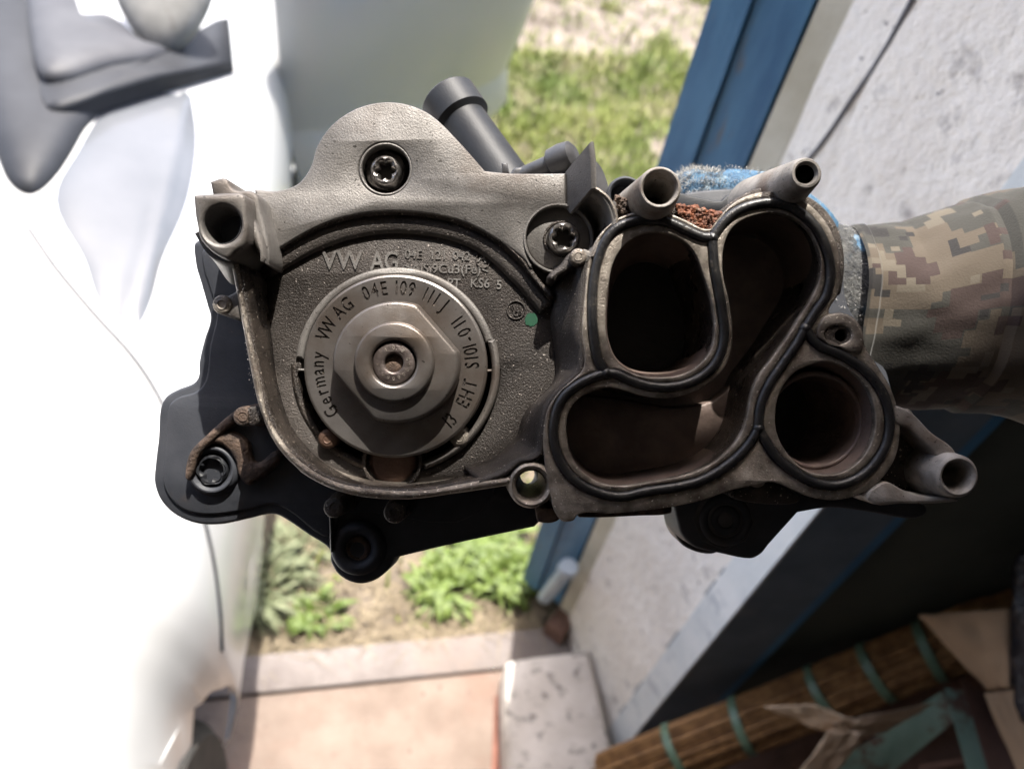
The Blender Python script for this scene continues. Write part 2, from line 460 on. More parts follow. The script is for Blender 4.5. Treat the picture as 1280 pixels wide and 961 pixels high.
# yard: a gently uneven sheet out to the horizon
def yard():
    vs, fs = [], []
    xs = [-60, -30, -15, -8] + [(-4 + 0.1 * i) for i in range(81)] + [8, 15, 30, 60]
    ys = [0.0] + [0.1 * i for i in range(1, 60)] + [8, 12, 20, 40, 80]
    for j, y in enumerate(ys):
        for i, x in enumerate(xs):
            p = KL + e1 * x + e2 * y
            z = -0.035 + (noise.noise(Vector((x * 2.2, y * 2.2, 0))) * 0.03 if abs(x) < 5 and y < 7 else 0)
            if y == 0.0: z = -0.04
            vs.append((p.x, p.y, z))
    n = len(xs)
    for j in range(len(ys) - 1):
        for i in range(n - 1):
            fs.append((j*n+i, j*n+i+1, (j+1)*n+i+1, (j+1)*n+i))
    o = mesh('yard_ground', vs, fs, M['soil'], None, 60)
    o['kind'] = 'structure'
    o['label'] = 'sandy yard ground with patchy grass'
yard()

k2 = (at(280, 872, 0) - KL).dot(e2)
kerb_depth = -k2
def eP(a, b): 
    p = KL + e1 * a + e2 * b
    return (p.x, p.y)
KW = kerb_depth
slab('kerb', [eP(-4, -KW + 0.002), eP(4, -KW + 0.002), eP(4, 0.0), eP(-4, 0.0)], 0.003, -0.25, M['kerb'], bev=0.003)
slab('garage_floor', [eP(-4, -4.5), eP(4, -4.5), eP(4, -KW - 0.002), eP(-4, -KW - 0.002)], 0.0, -0.25, M['concrete'], bev=0.002)
# a base below, closing the joint between slabs
slab('floor_base', [eP(-4, -4.5), eP(4, -4.5), eP(4, -0.001), eP(-4, -0.001)], -0.008, -0.3, M['soil'])

def vplane(name, A, B, z0, z1, th, m, kind='structure', parent=None, bev=0.0):
    """upright slab from A to B; its thickness goes along th"""
    A = Vector(A); B = Vector(B); th = Vector(th)
    L = [Vector((p.x, p.y)) for p in (A, B, B + th, A + th)]
    vs, fs = prism_mesh([L], z1, z0, bev)
    o = mesh(name, vs, fs, m, parent, 35)
    if kind and parent is None: o['kind'] = kind
    return o

def hz(px, py, P, d):
    """point on the floor line P + s d that a plumb line through this pixel stands on"""
    r = ray(px, py)
    n = Vector((-r.y, r.x, 0))
    s = (CAMP - P).dot(n) / d.dot(n)
    q = P + d * s; q.z = 0
    return q
PB = hz(833, 814, W1, wd)                          # where the whitewash ends and the frame post begins
pier = empty('whitewashed_wall', W0)
tag(pier, 'flaking white plastered wall beside the doorway, speckled with grey', 'wall')
def inp(o, root):
    o.parent = root; o.matrix_parent_inverse = root.matrix_basis.inverted(); return o
# the plaster: displaced grid in front of a thick core
def plaster():
    A = W0; L = (PB - W0).length; H = 2.3
    nx, nz_ = 40, 230
    vs, fs = [], []
    for j in range(nz_ + 1):
        for i in range(nx + 1):
            s = L * i / nx; z = H * j / nz_
            p = W0 - wd * s
            d = noise.fractal(Vector((s * 9, z * 9, 3.0)), 1.0, 2.0, 4) * 0.0035 + noise.noise(Vector((s * 60, z * 60, 1))) * 0.0006
            crack = W0.x * 0 + 0.33 * L + 0.02 * math.sin(z * 9)
            d -= 0.004 * math.exp(-((s - crack - 0.006 * noise.noise(Vector((z * 22, 0, 0)))) / 0.0022) ** 2) * (1 if z > 0.75 else 0)
            vs.append(p + wn * d + Vector((0, 0, z)))
    n = nx + 1
    for j in range(nz_):
        for i in range(nx): fs.append((j*n+i, j*n+i+1, (j+1)*n+i+1, (j+1)*n+i))
    return mesh('plaster', vs, fs, M['wall'], None, 80)
inp(plaster(), pier)
inp(vplane('masonry', W0 - wn * 0.006, PB - wn * 0.006, 0, 2.3, -wn * 0.30, M['wall'], None), pier)
ck = [onplane(x, y, W0 + wn * 0.002, wn) for x, y in [(1150, -20), (1130, 18), (1112, 52), (1090, 88), (1066, 122), (1044, 156), (1022, 186), (1004, 206)]]
inp(tube('crack', ck, 0.0022, M['wallmark'], None, 6), pier)
# door frame post: bounce light put into the pale left colour, dark front face
fdir = (e1 * 0.93 - e2 * 0.12).normalized()
B1 = hz(1080, 686, W1, fdir)
post = empty('door_frame_post', W1)
tag(post, 'upright door frame post, pale blue on its left face and dark blue on its front', 'door frame')
inp(vplane('side_board', PB + wn * 0.004, W1 + wn * 0.004, 0, 2.3, -wn * 0.02, M['wallblue'], None, bev=0.002), post)
inp(vplane('front_board', W1 - wn * 0.0005, B1, 0, 2.3, wd * 0.05, M['darkblue'], None, bev=0.003), post)
nb = Vector((-fdir.y, fdir.x, 0))
B2 = B1 + fdir * 0.012
inp(vplane('edge_bead', B1 + fdir * 0.0005, B2, 0, 2.3, wd * 0.03, M['blue'], None, bev=0.002), post)
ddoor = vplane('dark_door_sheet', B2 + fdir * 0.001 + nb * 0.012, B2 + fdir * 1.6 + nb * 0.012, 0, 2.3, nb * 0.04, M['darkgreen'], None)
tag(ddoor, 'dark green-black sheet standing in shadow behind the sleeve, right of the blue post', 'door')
# planks of the open gate at the outer edge
gate = empty('blue_gate_leaf', F0)
tag(gate, 'blue painted timber gate leaf seen edge-on beside the grass', 'gate')
gd = (F1 - F0).normalized(); gn = Vector((-gd.y, gd.x, 0))
GW = (F1 - F0).length
for k, (a, b, dz, m) in enumerate(((0.0, 0.40, 0.0, 'blue'), (0.425, 0.97, 0.006, 'blue'))):
    inp(vplane('plank', F0 + gd * GW * a - gn * 0.0 + gn * dz, F0 + gd * GW * b + gn * dz, 0.05, 2.25, gn * 0.35, M[m], None, bev=0.003), gate)
inp(vplane('edge_strip', F1 + gd * 0.002 + gn * 0.004, W0 - gd * 0.001 + gn * 0.004, 0.0, 2.25, gn * 0.30, M['cream'], None, bev=0.003), gate)
# short pipe end beside the planks, low down
pp = onplane(722, 695, F1, gn)
pipe = lathe('hinge_pin', [(0.0, 0.012), (0.014, 0.012), (0.017, 0.006), (0.017, -0.01), (0.013, -0.012), (0.013, -0.16), (0.0, -0.16)], pp + wn * 0.0 - gn * 0.03, Vector((0.1, -0.12, 1)), M['galv'])
tag(pipe, 'short pale blue pipe standing at the foot of the blue gate leaf', 'pipe')
brick = slab('worn_brick', [tuple((F1 + gd * a - gn * b).xy) for a, b in ((0.0, -0.004), (0.04, -0.004), (0.04, 0.04), (0.0, 0.04))], 0.05, 0.0, M['brownwood'], None, bev=0.006)
tag(brick, 'worn brown brick at the foot of the blue gate leaf', 'brick')
# plinth block
pa = at(634, 820, 0.10); pb_ = at(738, 812, 0.10); pc = at(775, 965, 0.10); pd = at(634, 990, 0.10)
ov = smooth([(pa.x + 0.012, pa.y), (pb_.x, pb_.y + 0.004, 1), (pc.x, pc.y, 1), (pc.x, pc.y - 0.2, 1), (pd.x, pd.y - 0.2, 1), (pd.x, pd.y), (pa.x, pa.y - 0.014)], True, 4)
pl = slab('plinth_block', ov, 0.10, 0.0, M['plinth'], None, bev=0.014)
tag(pl, 'whitewashed block spotted with black at the foot of the wall', 'block')
rs = slab('red_floor_strip', [tuple(at(x, y, 0).xy) for x, y in ((618, 870), (632, 870), (640, 1010), (612, 1010))], 0.006, -0.004, M['redbrick'], 'structure')
# garage shell behind and over the photographer
GR = KL + e1 * 3.6; 
def gwall(name, a, b, c, d, z0, z1, m=M['dark']):
    slab(name, [eP(a, c), eP(b, c), eP(b, d), eP(a, d)], z1, z0, m)
gwall('garage_roof', -4, 4, -4.6, -0.05, 2.32, 2.42)
gwall('back_wall', -4, 4, -4.6, -4.5, 0, 2.32)
gwall('left_wall', -4.1, -4.0, -4.6, -0.05, 0, 2.32)
gwall('right_wall', 2.2, 2.3, -4.5, -0.3, 0, 2.32)

# --------------------------------------------------------------- grass
GR1 = (at(760, 62, 0) - KL).dot(e2)
GR2 = (at(760, 0, 0) - KL).dot(e2)
def grassy():
    vs, fs, mi = [], [], []
    rnd = random.Random(3)
    def blade(p, h, a, lean, wdt):
        d = Vector((math.cos(a), math.sin(a), 0)); s = Vector((-d.y, d.x, 0)) * wdt
        b = len(vs)
        m1 = p + d * lean * 0.35 + Vector((0, 0, h * 0.6)); t = p + d * lean + Vector((0, 0, h))
        vs.extend([p - s, p + s, m1 + s * 0.7, m1 - s * 0.7, t])
        fs.append((b, b+1, b+2, b+3)); fs.append((b+3, b+2, b+4))
    n = 0
    while n < 95000:
        y = (GR2 + 1.0) * rnd.random() ** 0.8; x = -1.6 + 3.6 * rnd.random()
        dn = noise.noise(Vector((x * 1.9, y * 1.9, 7.7))) + 0.5 * noise.noise(Vector((x * 6, y * 6, 1.7)))
        lim = -0.55 if 0.3 < y < GR1 else 0.30
        if y < 0.35: lim = 0.0 
        if dn < lim and rnd.random() < 0.93: continue
        n += 1
        p = KL + e1 * x + e2 * (y + 0.01); p.z = -0.04 + noise.noise(Vector((x * 2.2, y * 2.2, 0))) * 0.03
        h = 0.015 + 0.045 * rnd.random() ** 1.5
        blade(p, h, rnd.random() * 6.283, rnd.random() * 0.05, 0.0025 + 0.0035 * rnd.random())
    o = mesh('grass', vs, fs, M['grassA'], None, 180)
    tag(o, 'short sunlit grass growing over the sandy yard', 'grass', kind='stuff')
    vs.clear(); fs.clear()
    for _ in range(3500):
        x = -1.2 + 2.6 * rnd.random(); y = rnd.random() * (GR2 + 0.6)
        p = KL + e1 * x + e2 * y; p.z = -0.03 + noise.noise(Vector((x * 2.2, y * 2.2, 0))) * 0.03
        blade(p, 0.02 + 0.07 * rnd.random(), rnd.random() * 6.283, 0.02 + rnd.random() * 0.06, 0.0015)
    for _ in range(4500):
        x = -0.2 + 1.0 * rnd.random(); y = rnd.random() ** 2 * 0.5
        p = KL + e1 * x + e2 * (y + 0.0); p.z = -0.03 + rnd.random() * 0.03
        blade(p, 0.004 + 0.012 * rnd.random(), rnd.random() * 6.283, 0.03 + rnd.random() * 0.06, 0.0011)
    o = mesh('dry_straw', vs, fs, M['straw'], None, 180)
    tag(o, 'dry straw litter along the kerb and through the grass', 'straw', kind='stuff')
    sv, sf = [], []
    for _ in range(1500):
        x = -1.2 + 2.6 * rnd.random(); y = 0.02 + rnd.random() * (GR2 + 0.5)
        p = KL + e1 * x + e2 * y; r = 0.003 + 0.012 * rnd.random() ** 3; b0 = len(sv)
        p.z = -0.036 + noise.noise(Vector((x * 2.2, y * 2.2, 0))) * 0.03 + r * 0.3
        for dx, dy, dz in ((1,0,0),(0,1,0),(-1,0,0),(0,-1,0),(0,0,.7),(0,0,-.7)):
            sv.append(p + Vector((dx, dy, dz)) * r * rnd.uniform(.7, 1.2))
        for t in ((0,1,4),(1,2,4),(2,3,4),(3,0,4),(1,0,5),(2,1,5),(3,2,5),(0,3,5)): sf.append(tuple(b0 + i for i in t))
    o = mesh('pebbles', sv, sf, M['stone'], None, 180)
    tag(o, 'small stones scattered over the sandy yard', 'pebbles', kind='stuff')
grassy()

def weed(px, py, n, R_, H, m, lab, seed, wd_=0.012):
    rnd = random.Random(seed)
    c = at(px, py, 0.0); c.z = -0.035
    root = empty('weed_plant', c)
    tag(root, lab, 'weed')
    vs, fs = [], []
    def leaf(a, L, h, wl, c0):
        d = Vector((math.cos(a), math.sin(a), 0)); s = Vector((-d.y, d.x, 0))
        k = 6; b = len(vs)
        for i in range(k + 1):
            t = i / k
            p = c0 + d * L * t + Vector((0, 0, h * (math.sin(t * 2.0)) - 0.3 * h * t * t))
            ww = wl * math.sin(math.pi * min(1, 0.08 + 0.92 * t)) ** 0.7 + 0.0004
            fold = Vector((0, 0, ww * 0.35))
            vs.extend([p - s * ww + fold, p, p + s * ww + fold])
        for i in range(k):
            q = b + 3 * i
            fs.append((q, q+1, q+4, q+3)); fs.append((q+1, q+2, q+5, q+4))
    sv, sf = [], []
    for _ in range(n):
        a = rnd.random() * 6.283; r0 = R_ * 0.45 * rnd.random()
        c0 = Vector((math.cos(a * 1.7) * r0, math.sin(a * 1.7) * r0, 0))
        leaf(a, R_ * (0.35 + 0.65 * rnd.random()), H * (0.3 + 0.9 * rnd.random()), wd_ * (0.5 + 0.7 * rnd.random()), c0)
    o = mesh('foliage', vs, fs, m, root, 180)
    for _ in range(5):
        a = rnd.random() * 6.283; top = Vector((math.cos(a) * R_ * 0.3, math.sin(a) * R_ * 0.3, H * 0.8))
        v, f = tube_geo([(0, 0, -0.01), top * 0.5, top], 0.0012, 5, True, base=len(sv))
        sv += v; sf += f
    mesh('stem', sv, sf, m, root)
    return root
weed(322, 745, 260, 0.11, 0.07, M['weed2'], 'greyish weed tuft beside the car, just beyond the kerb', 1, 0.005)
weed(392, 772, 110, 0.07, 0.05, M['weed'], 'small bright weed between the grey tuft and the bare straw patch', 2, 0.007)
weed(555, 735, 220, 0.10, 0.06, M['weed'], 'leafy green weed below the black cover, at the middle of the kerb', 3, 0.007)
weed(630, 722, 230, 0.10, 0.07, M['weed'], 'bright green weed against the foot of the blue gate leaf', 4, 0.008)
weed(372, 690, 170, 0.10, 0.05, M['weed2'], 'pale weed behind the grey tuft, nearest the car', 5, 0.004)
weed(600, 675, 170, 0.11, 0.055, M['weed'], 'low green weed set furthest from the kerb', 6, 0.006)

# =================================================================== CAR
car = empty('car', at(200, 700, 0))
tag(car, 'white car with its front door open, at the left of the doorway', 'car')
S0 = at(283, 800, 0.52); S1 = at(309, 640, 0.52)
cd = (S1 - S0).normalized(); cn = Vector((cd.y, -cd.x, 0))      # outward (to the right)
SILP = [(196, 1500), (201, 1250), (205, 1080), (212, 1000), (219, 961), (232, 910), (252, 865), (270, 830), (283, 795), (295, 720), (309, 640), (330, 500), (350, 350), (361, 220), (363, 110), (363, 0), (363, -120), (363, -260)]
SIL = [at(p.x, p.y, 0.52) for p in smooth(SILP, False, 14)]
def cp(s, o, z): return S0 + cd * s + cn * o + Vector((0, 0, z - 0.52))
prof = [(-0.05, 0.14), (-0.03, 0.20), (-0.02, 0.25), (-0.012, 0.30), (-0.008, 0.35), (-0.004, 0.40), (-0.002, 0.45), (0.0, 0.50), (-0.004, 0.56), (-0.016, 0.62), (-0.04, 0.67), (-0.085, 0.71), (-0.15, 0.738), (-0.26, 0.765), (-0.42, 0.79), (-0.62, 0.81), (-0.85, 0.82)]
wc_s, wc_z, wr = -0.15, 0.33, 0.33
wheel_c = at(277, 898, 0.30) - cd * 0.29 - cn * 0.09
def fender():
    vs, fs = [], []
    n = len(prof)
    for S_ in SIL:
        for (o, z) in prof:
            u = (S_ - wheel_c).dot(cd); d = math.hypot(u, z - 0.30)
            if d < 0.315 and z < 0.62 and d > 0.25:
                un = u * 0.315 / d; zn = 0.30 + (z - 0.30) * 0.315 / d
                vs.append(S_ + cd * (un - u) + cn * o + Vector((0, 0, zn - 0.52)))
            else: vs.append(S_ + cn * o + Vector((0, 0, z - 0.52)))
    for i in range(len(SIL) - 1):
        m_ = (SIL[i] + SIL[i+1]) / 2 - wheel_c
        for k in range(n - 1):
            zm = (prof[k][1] + prof[k+1][1]) / 2
            if math.hypot(m_.dot(cd), zm - 0.30) < 0.295 and k < 6: continue
            fs.append((i*n+k, (i+1)*n+k, (i+1)*n+k+1, i*n+k+1))
    o = mesh('body', vs, fs, M['white'], None, 60)
    return o
inp(fender(), car)
whl = empty('wheel', wheel_c); inp(whl, car)
ty = lathe('tyre', [(0.18, -0.09), (0.26, -0.095), (0.275, -0.08), (0.285, -0.05), (0.288, 0), (0.285, 0.05), (0.275, 0.08), (0.26, 0.095), (0.18, 0.09)], wheel_c, cn, M['tyre'], None, 64)
inp(ty, whl)
rm = lathe('rim', [(0.185, 0.088), (0.175, 0.09), (0.165, 0.05), (0.07, 0.04), (0.0, 0.055)], wheel_c, cn, M['rim'], None, 48)
inp(rm, whl)
# panel gaps on the wing: thin dark strips sunk in the surface line
def gap(pix, z):
    pts = [at(x, y, zz) for (x, y), zz in zip(pix, z)]
    return pts
# fender surface height lookup by marching the ray
from mathutils.bvhtree import BVHTree
bpy.context.view_layer.update()
bod = [c for c in car.children if c.name.startswith('body')][0]
bvh = BVHTree.FromPolygons([bod.matrix_world @ v.co for v in bod.data.vertices], [tuple(p.vertices) for p in bod.data.polygons])
def hit(px, py):
    r = bvh.ray_cast(CAMP, ray(px, py).normalized())
    return r[0], r[1]
def seam(name, pix, rad, m):
    path = smooth(pix, False, 24)
    pts = []
    for p in path:
        q, n = hit(p.x, p.y)
        if q is None: continue
        if n.dot(CAMP - q) < 0: n = -n
        pts.append(q + n * rad * 0.3)
    if len(pts) > 2: inp(tube(name, pts, rad, m, None, 6), car)
seam('panel_gap', [(36, 286), (70, 335), (120, 395), (165, 445), (196, 492), (225, 560), (252, 640), (266, 700), (274, 760), (277, 812)], 0.0023, M['cartrim'])

sp = [(302, 625), (320, 625), (311, 700), (296, 765), (281, 822), (273, 824), (286, 765), (295, 700)]
inp(prism3('sill_edge', [at(x, y, 0.44) for x, y in sp], (0, 0, -0.12), M['white'], None, 0.003), car)
# pale reflection as a painted panel, dark trim and the mirror: laid on the wing's own surface
def onwing(px, py, off):
    q, n = hit(px, py)
    if q is None: return at(px, py, 0.74 + off)
    return at(px, py, q.z + off)
def reflection_panel():
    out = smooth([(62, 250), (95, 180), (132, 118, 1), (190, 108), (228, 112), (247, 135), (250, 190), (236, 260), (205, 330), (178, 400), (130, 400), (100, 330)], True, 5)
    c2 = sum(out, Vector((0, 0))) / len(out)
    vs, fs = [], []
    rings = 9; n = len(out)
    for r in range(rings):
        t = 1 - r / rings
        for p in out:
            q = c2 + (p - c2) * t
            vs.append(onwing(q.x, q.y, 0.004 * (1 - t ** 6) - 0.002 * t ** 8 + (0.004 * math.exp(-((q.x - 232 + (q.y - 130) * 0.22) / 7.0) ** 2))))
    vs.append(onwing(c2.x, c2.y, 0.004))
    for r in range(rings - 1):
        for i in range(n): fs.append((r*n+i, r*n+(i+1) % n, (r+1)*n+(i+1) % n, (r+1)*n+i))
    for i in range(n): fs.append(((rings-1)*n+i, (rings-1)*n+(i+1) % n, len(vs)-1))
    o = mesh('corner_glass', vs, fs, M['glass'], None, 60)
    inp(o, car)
reflection_panel()
def dome(name, out, edge, mid, m, rings=6, power=4):
    """rounded moulding following the wing's surface: low at its rim, higher inside"""
    c2 = sum(out, Vector((0, 0))) / len(out)
    n = len(out); vs, fs = [], []
    zc = onwing(c2.x, c2.y, 0).z
    base = [onwing(p.x, p.y, 0).z for p in out]
    for r in range(rings + 1):
        t = 1 - r / (rings + 1)
        for p, zb in zip(out, base):
            q = c2 + (p - c2) * t
            vs.append(at(q.x, q.y, zc * (1 - t) + zb * t + edge + (mid - edge) * (1 - t ** power)))
    vs.append(at(c2.x, c2.y, zc + mid))
    k = len(vs)
    for r in range(rings):
        for i in range(n): fs.append((r*n+i, r*n+(i+1) % n, (r+1)*n+(i+1) % n, (r+1)*n+i))
    for i in range(n): fs.append((rings*n+i, rings*n+(i+1) % n, k-1))
    for p, zb in zip(out, base): vs.append(at(p.x, p.y, zb + edge) - Vector((0, 0, 0.02)))
    for i in range(n): fs.append((i, (i+1) % n, k+(i+1) % n, k+i))
    return inp(mesh(name, vs, fs, m, None, 75), car)
SM = lambda q: smooth(q, True, 5)
dome('windscreen_surround', SM([(-60, -60, 1), (46, -60), (58, 20), (64, 80), (84, 128), (128, 122), (104, 160), (86, 192), (64, 222), (42, 238), (22, 234), (4, 212), (-26, 120)]), 0.004, 0.020, M['cartrim'])
dome('mirror_base', SM([(58, 92), (150, 74), (225, 54), (268, 26), (286, 22, 1), (291, 76, 1), (210, 98), (130, 122), (66, 136), (50, 112)]), 0.022, 0.034, M['cartrim'])
dome('mirror_arm', SM([(40, -40), (80, -40), (84, 0), (100, 16), (136, 18), (178, 50), (205, 62), (140, 80), (60, 96), (40, 60)]), 0.034, 0.046, M['trimlight'])
def mirror_shell():
    c = onwing(205, -8, 0.075)
    vs, fs = [], []
    nu, nv = 28, 16
    X = (CAMR @ Vector((1, 0, 0))); Y = (CAMR @ Vector((0, 1, 0))); Z = (CAMR @ Vector((0, 0, 1)))
    k = (c - CAMP).dot(-Z) / FPX
    for j in range(nv + 1):
        ph = math.pi * j / nv
        for i in range(nu):
            th = 2 * math.pi * i / nu
            sx = math.sin(ph) * math.cos(th); sy = math.sin(ph) * math.sin(th); sz = math.cos(ph)
            f = 1 + 0.35 * sy
            vs.append(c + X * 62 * k * math.copysign(abs(sx) ** 0.85, sx) * f + Y * 76 * k * sy + Z * 0.035 * sz)
    for j in range(nv):
        for i in range(nu): fs.append((j*nu+i, j*nu+(i+1) % nu, (j+1)*nu+(i+1) % nu, (j+1)*nu+i))
    return inp(mesh('side_mirror', vs, fs, M['mirror'], None, 60, weld=True), car)
mirror_shell()
# open door: outer skin towards the lens, with its crease
def door():
    z_b, z_t = 0.30, 0.86
    a0 = at(358, 222, z_b); a1 = at(602, 118, z_b)
    b0 = at(361, -60, z_t); b1 = at(690, -60, z_t)
    rows = [(0.0, -0.01), (0.05, 0.03), (0.09, 0.052), (0.12, 0.054), (0.27, 0.014), (0.30, 0.008), (0.34, 0.006), (0.6, 0.0), (1.0, -0.02)]
    out = ((a1 - a0).cross(b0 - a0)).normalized()
    if out.dot(CAMP - a0) < 0: out = -out
    vs, fs = [], []
    nx = 12
    for (t, d) in rows:
        for i in range(nx + 1):
            u = i / nx
            p = (a0 * (1-t) + b0 * t) * (1 - u) + (a1 * (1-t) + b1 * t) * u
            vs.append(p + out * (d - 0.03 * (abs(u - 0.5) * 2) ** 6))
    for j in range(len(rows) - 1):
        for i in range(nx): q = j*(nx+1)+i; fs.append((q, q+1, q+nx+2, q+nx+1))
    o = mesh('door', vs, fs, M['white'], None, 60)
    md = o.modifiers.new('thick', 'SOLIDIFY'); md.thickness = 0.05; md.offset = -1 if True else 1
    bv = o.modifiers.new('bev', 'BEVEL'); bv.width = 0.006; bv.segments = 2
    inp(o, car)
door()

# =================================================================== CORNER CLUTTER (lower right)
def frame_at(px, py, d):
    """point at the distance d (metres along the lens axis)"""
    return CAMP + ray(px, py) * d
# bundle of reeds
ra, rb = frame_at(770, 968, 1.12), frame_at(1290, 762, 0.93)
reeds = empty('reed_bundle', ra)
tag(reeds, 'bundle of brown reeds bound with green tape, lying in the dark corner', 'bundle')
ax = (rb - ra).normalized(); Lr = (rb - ra).length
ux = (Vector((0, 0, 1)) - ax * ax.z).normalized(); uy = ax.cross(ux)
rr = 0.036
rn = random.Random(5)
vs0, fs0 = None, None
stalk_pts = []
for k in range(130):
    a = k * 2.39996; rad_ = math.sqrt((k + 0.5) / 130) * rr * 0.97
    stalk_pts.append((rad_ * math.cos(a), rad_ * math.sin(a), rn.uniform(-0.03, 0.0), rn.uniform(-0.04, 0.04)))
for (a, b, s0, s1) in stalk_pts:
    p0 = ra + ux * a + uy * b + ax * s0; p1 = rb + ux * a + uy * b + ax * s1
    mid = (p0 + p1) / 2 + ux * rn.uniform(-.002, .002)
    inp(tube('reed', [p0, p0 * .75 + p1 * .25 + uy * rn.uniform(-.002, .002), mid, p1], rn.uniform(0.0024, 0.0034), M['reed'], None, 5), reeds)
for px_ in (860, 950, 1055, 1118, 1180):
    t = (px_ - 770) / 520.0
    t = t * 1.12 / (t * 1.12 + (1 - t) * 0.93) if False else t
    c = ra + (rb - ra) * t
    dirr = (ax + ux * rn.uniform(-.12, .12) + uy * rn.uniform(-.12, .12)).normalized()
    inp(lathe('tape_band', [(rr * 1.03, -0.006), (rr * 1.07, -0.005), (rr * 1.07, 0.005), (rr * 1.03, 0.006)], c, dirr, M['tape']), reeds)
# cardboard sheet
def sheet(name, pix, ds, th, m, lab, cat, wav=0.004, seed=1, n=14):
    """bilinear sheet between 4 pixel corners at given distances"""
    P = [frame_at(x, y, d) for (x, y), d in zip(pix, ds)]
    vs, fs = [], []
    for j in range(n + 1):
        for i in range(n + 1):
            u, v = i / n, j / n
            p = (P[0] * (1-u) + P[1] * u) * (1-v) + (P[3] * (1-u) + P[2] * u) * v
            nn = (P[1] - P[0]).cross(P[3] - P[0]).normalized()
            vs.append(p + nn * wav * noise.fractal(Vector((u * 4 + seed, v * 4, seed)), 1, 2, 3))
    for j in range(n):
        for i in range(n): q = j*(n+1)+i; fs.append((q, q+1, q+n+2, q+n+1))
    o = mesh(name, vs, fs, m, None, 40)
    md = o.modifiers.new('thick', 'SOLIDIFY'); md.thickness = th; md.offset = 0
    tag(o, lab, cat)
    return o
sheet('cardboard_sheet', [(1148, 768), (1262, 760), (1262, 858), (1236, 862)], (0.92, 0.86, 0.84, 0.88), 0.004, M['card'], 'bent brown cardboard flap above the reeds, beside the black bag', 'cardboard', 0.004, 2)
sheet('cardboard_box_side', [(1230, 866), (1275, 860), (1310, 990), (1285, 990)], (0.86, 0.84, 0.8, 0.82), 0.004, M['card'], 'upright brown cardboard strip below the bent flap', 'cardboard', 0.002, 3)
# crumpled paper: two folds of one sheet
pap = empty('paper_sheet', frame_at(1050, 905, 0.88))
tag(pap, 'crumpled tan paper lying on the reed bundle', 'paper')
for pix, ds, sd in (([(955, 882), (1018, 880), (1078, 902), (1052, 922)], (0.90, 0.87, 0.86, 0.885), 1), ([(1040, 903), (1168, 878), (1110, 912), (1060, 926)], (0.86, 0.92, 0.92, 0.875), 2), ([(1036, 912), (1084, 914), (1050, 958), (982, 990)], (0.865, 0.865, 0.89, 0.90), 3)):
    o = sheet('paper_fold', pix, ds, 0.0012, M['paper'], None, None, 0.0035, sd); inp(o, pap)
# green crate: boards in a corner
crate = empty('green_crate', frame_at(1200, 900, 0.9))
tag(crate, 'mint green wooden crate with flaking paint, in the bottom right corner', 'crate')
def board(name, pix, d, th, m):
    P = [frame_at(x, y, dd) for (x, y), dd in zip(pix, d)]
    c = sum(P, Vector()) / 4; v = (c - CAMP).normalized()
    return inp(prism3(name, P, v * th, m, None, 0.002), crate)
board('board', [(1000, 985), (1080, 930), (1182, 858), (1202, 905)][:4] and [(1010, 975), (1178, 862), (1196, 898), (1085, 990)], (1.0, 0.93, 0.92, 0.98), 0.012, M['crate'])
board('board', [(1180, 858), (1204, 862), (1246, 985), (1215, 985)], (0.91, 0.91, 0.86, 0.86), 0.012, M['crate'])
board('rail', [(1200, 846), (1232, 866), (1285, 985), (1242, 985)], (0.895, 0.895, 0.84, 0.84), 0.02, M['brownwood'])
board('batten', [(1148, 955), (1218, 944), (1222, 950), (1150, 962)], (0.93, 0.9, 0.9, 0.93), 0.008, M['brownwood'])
# black bag
def bag():
    c = frame_at(1352, 805, 0.80)
    vs, fs = [], []; nu, nv = 40, 26
    for j in range(nv + 1):
        ph = math.pi * j / nv
        for i in range(nu):
            th = 2 * math.pi * i / nu
            d = Vector((math.sin(ph) * math.cos(th), math.sin(ph) * math.sin(th), math.cos(ph)))
            rad = 1 + 0.28 * noise.fractal(d * 2.2, 1, 2, 4) + 0.1 * abs(noise.noise(d * 6))
            vs.append(c + CAMR @ Vector((d.x * 0.055 * rad, d.y * 0.125 * rad, d.z * 0.06 * rad)))
    for j in range(nv):
        for i in range(nu): fs.append((j*nu+i, j*nu+(i+1) % nu, (j+1)*nu+(i+1) % nu, (j+1)*nu+i))
    o = mesh('plastic_bag', vs, fs, M['bag'], None, 60, weld=True)
    tag(o, 'shiny black plastic bag at the right edge, beside the cardboard flap', 'bag')
bag()
# dark base box under the clutter
bx = [frame_at(820, 1010, 1.2), frame_at(1330, 1010, 0.98), frame_at(1330, 800, 1.02), frame_at(960, 930, 1.2)]
ob = prism3('dark_wooden_box', bx, (0, 0, -0.25), M['brownwood'], None, 0.003)
tag(ob, 'dark wooden box under the reeds and the green crate', 'box')

# =================================================================== THE PUMP
pump = empty('engine_water_pump')
pump.matrix_world = camo_matrix = Matrix.Translation(CAMP) @ CAMR.to_4x4() @ Matrix.Translation((0, 0, -DIST))
tag(pump, 'oily cast aluminium engine water pump with three dark ports, held up by the gloved hand', 'water pump')
def pp_(name, outl, h1, h0, m, holes=(), bev=0.0005, draft=0.0, parent=None, sub=5, sharp=35):
    return plate(name, smooth(outl, True, sub), h1, h0, M[m], parent or pump, holes, bev, draft, True, sharp)
def cyl(name, cx, cy, r, h1, h0, m, hole=None, bev=0.0005, draft=0.0, parent=None, n=40):
    return plate(name, circ(cx, cy, r, n), h1, h0, M[m], parent or pump, [circ(cx, cy, hole, n)] if hole else (), bev, draft)
mm = 0.001

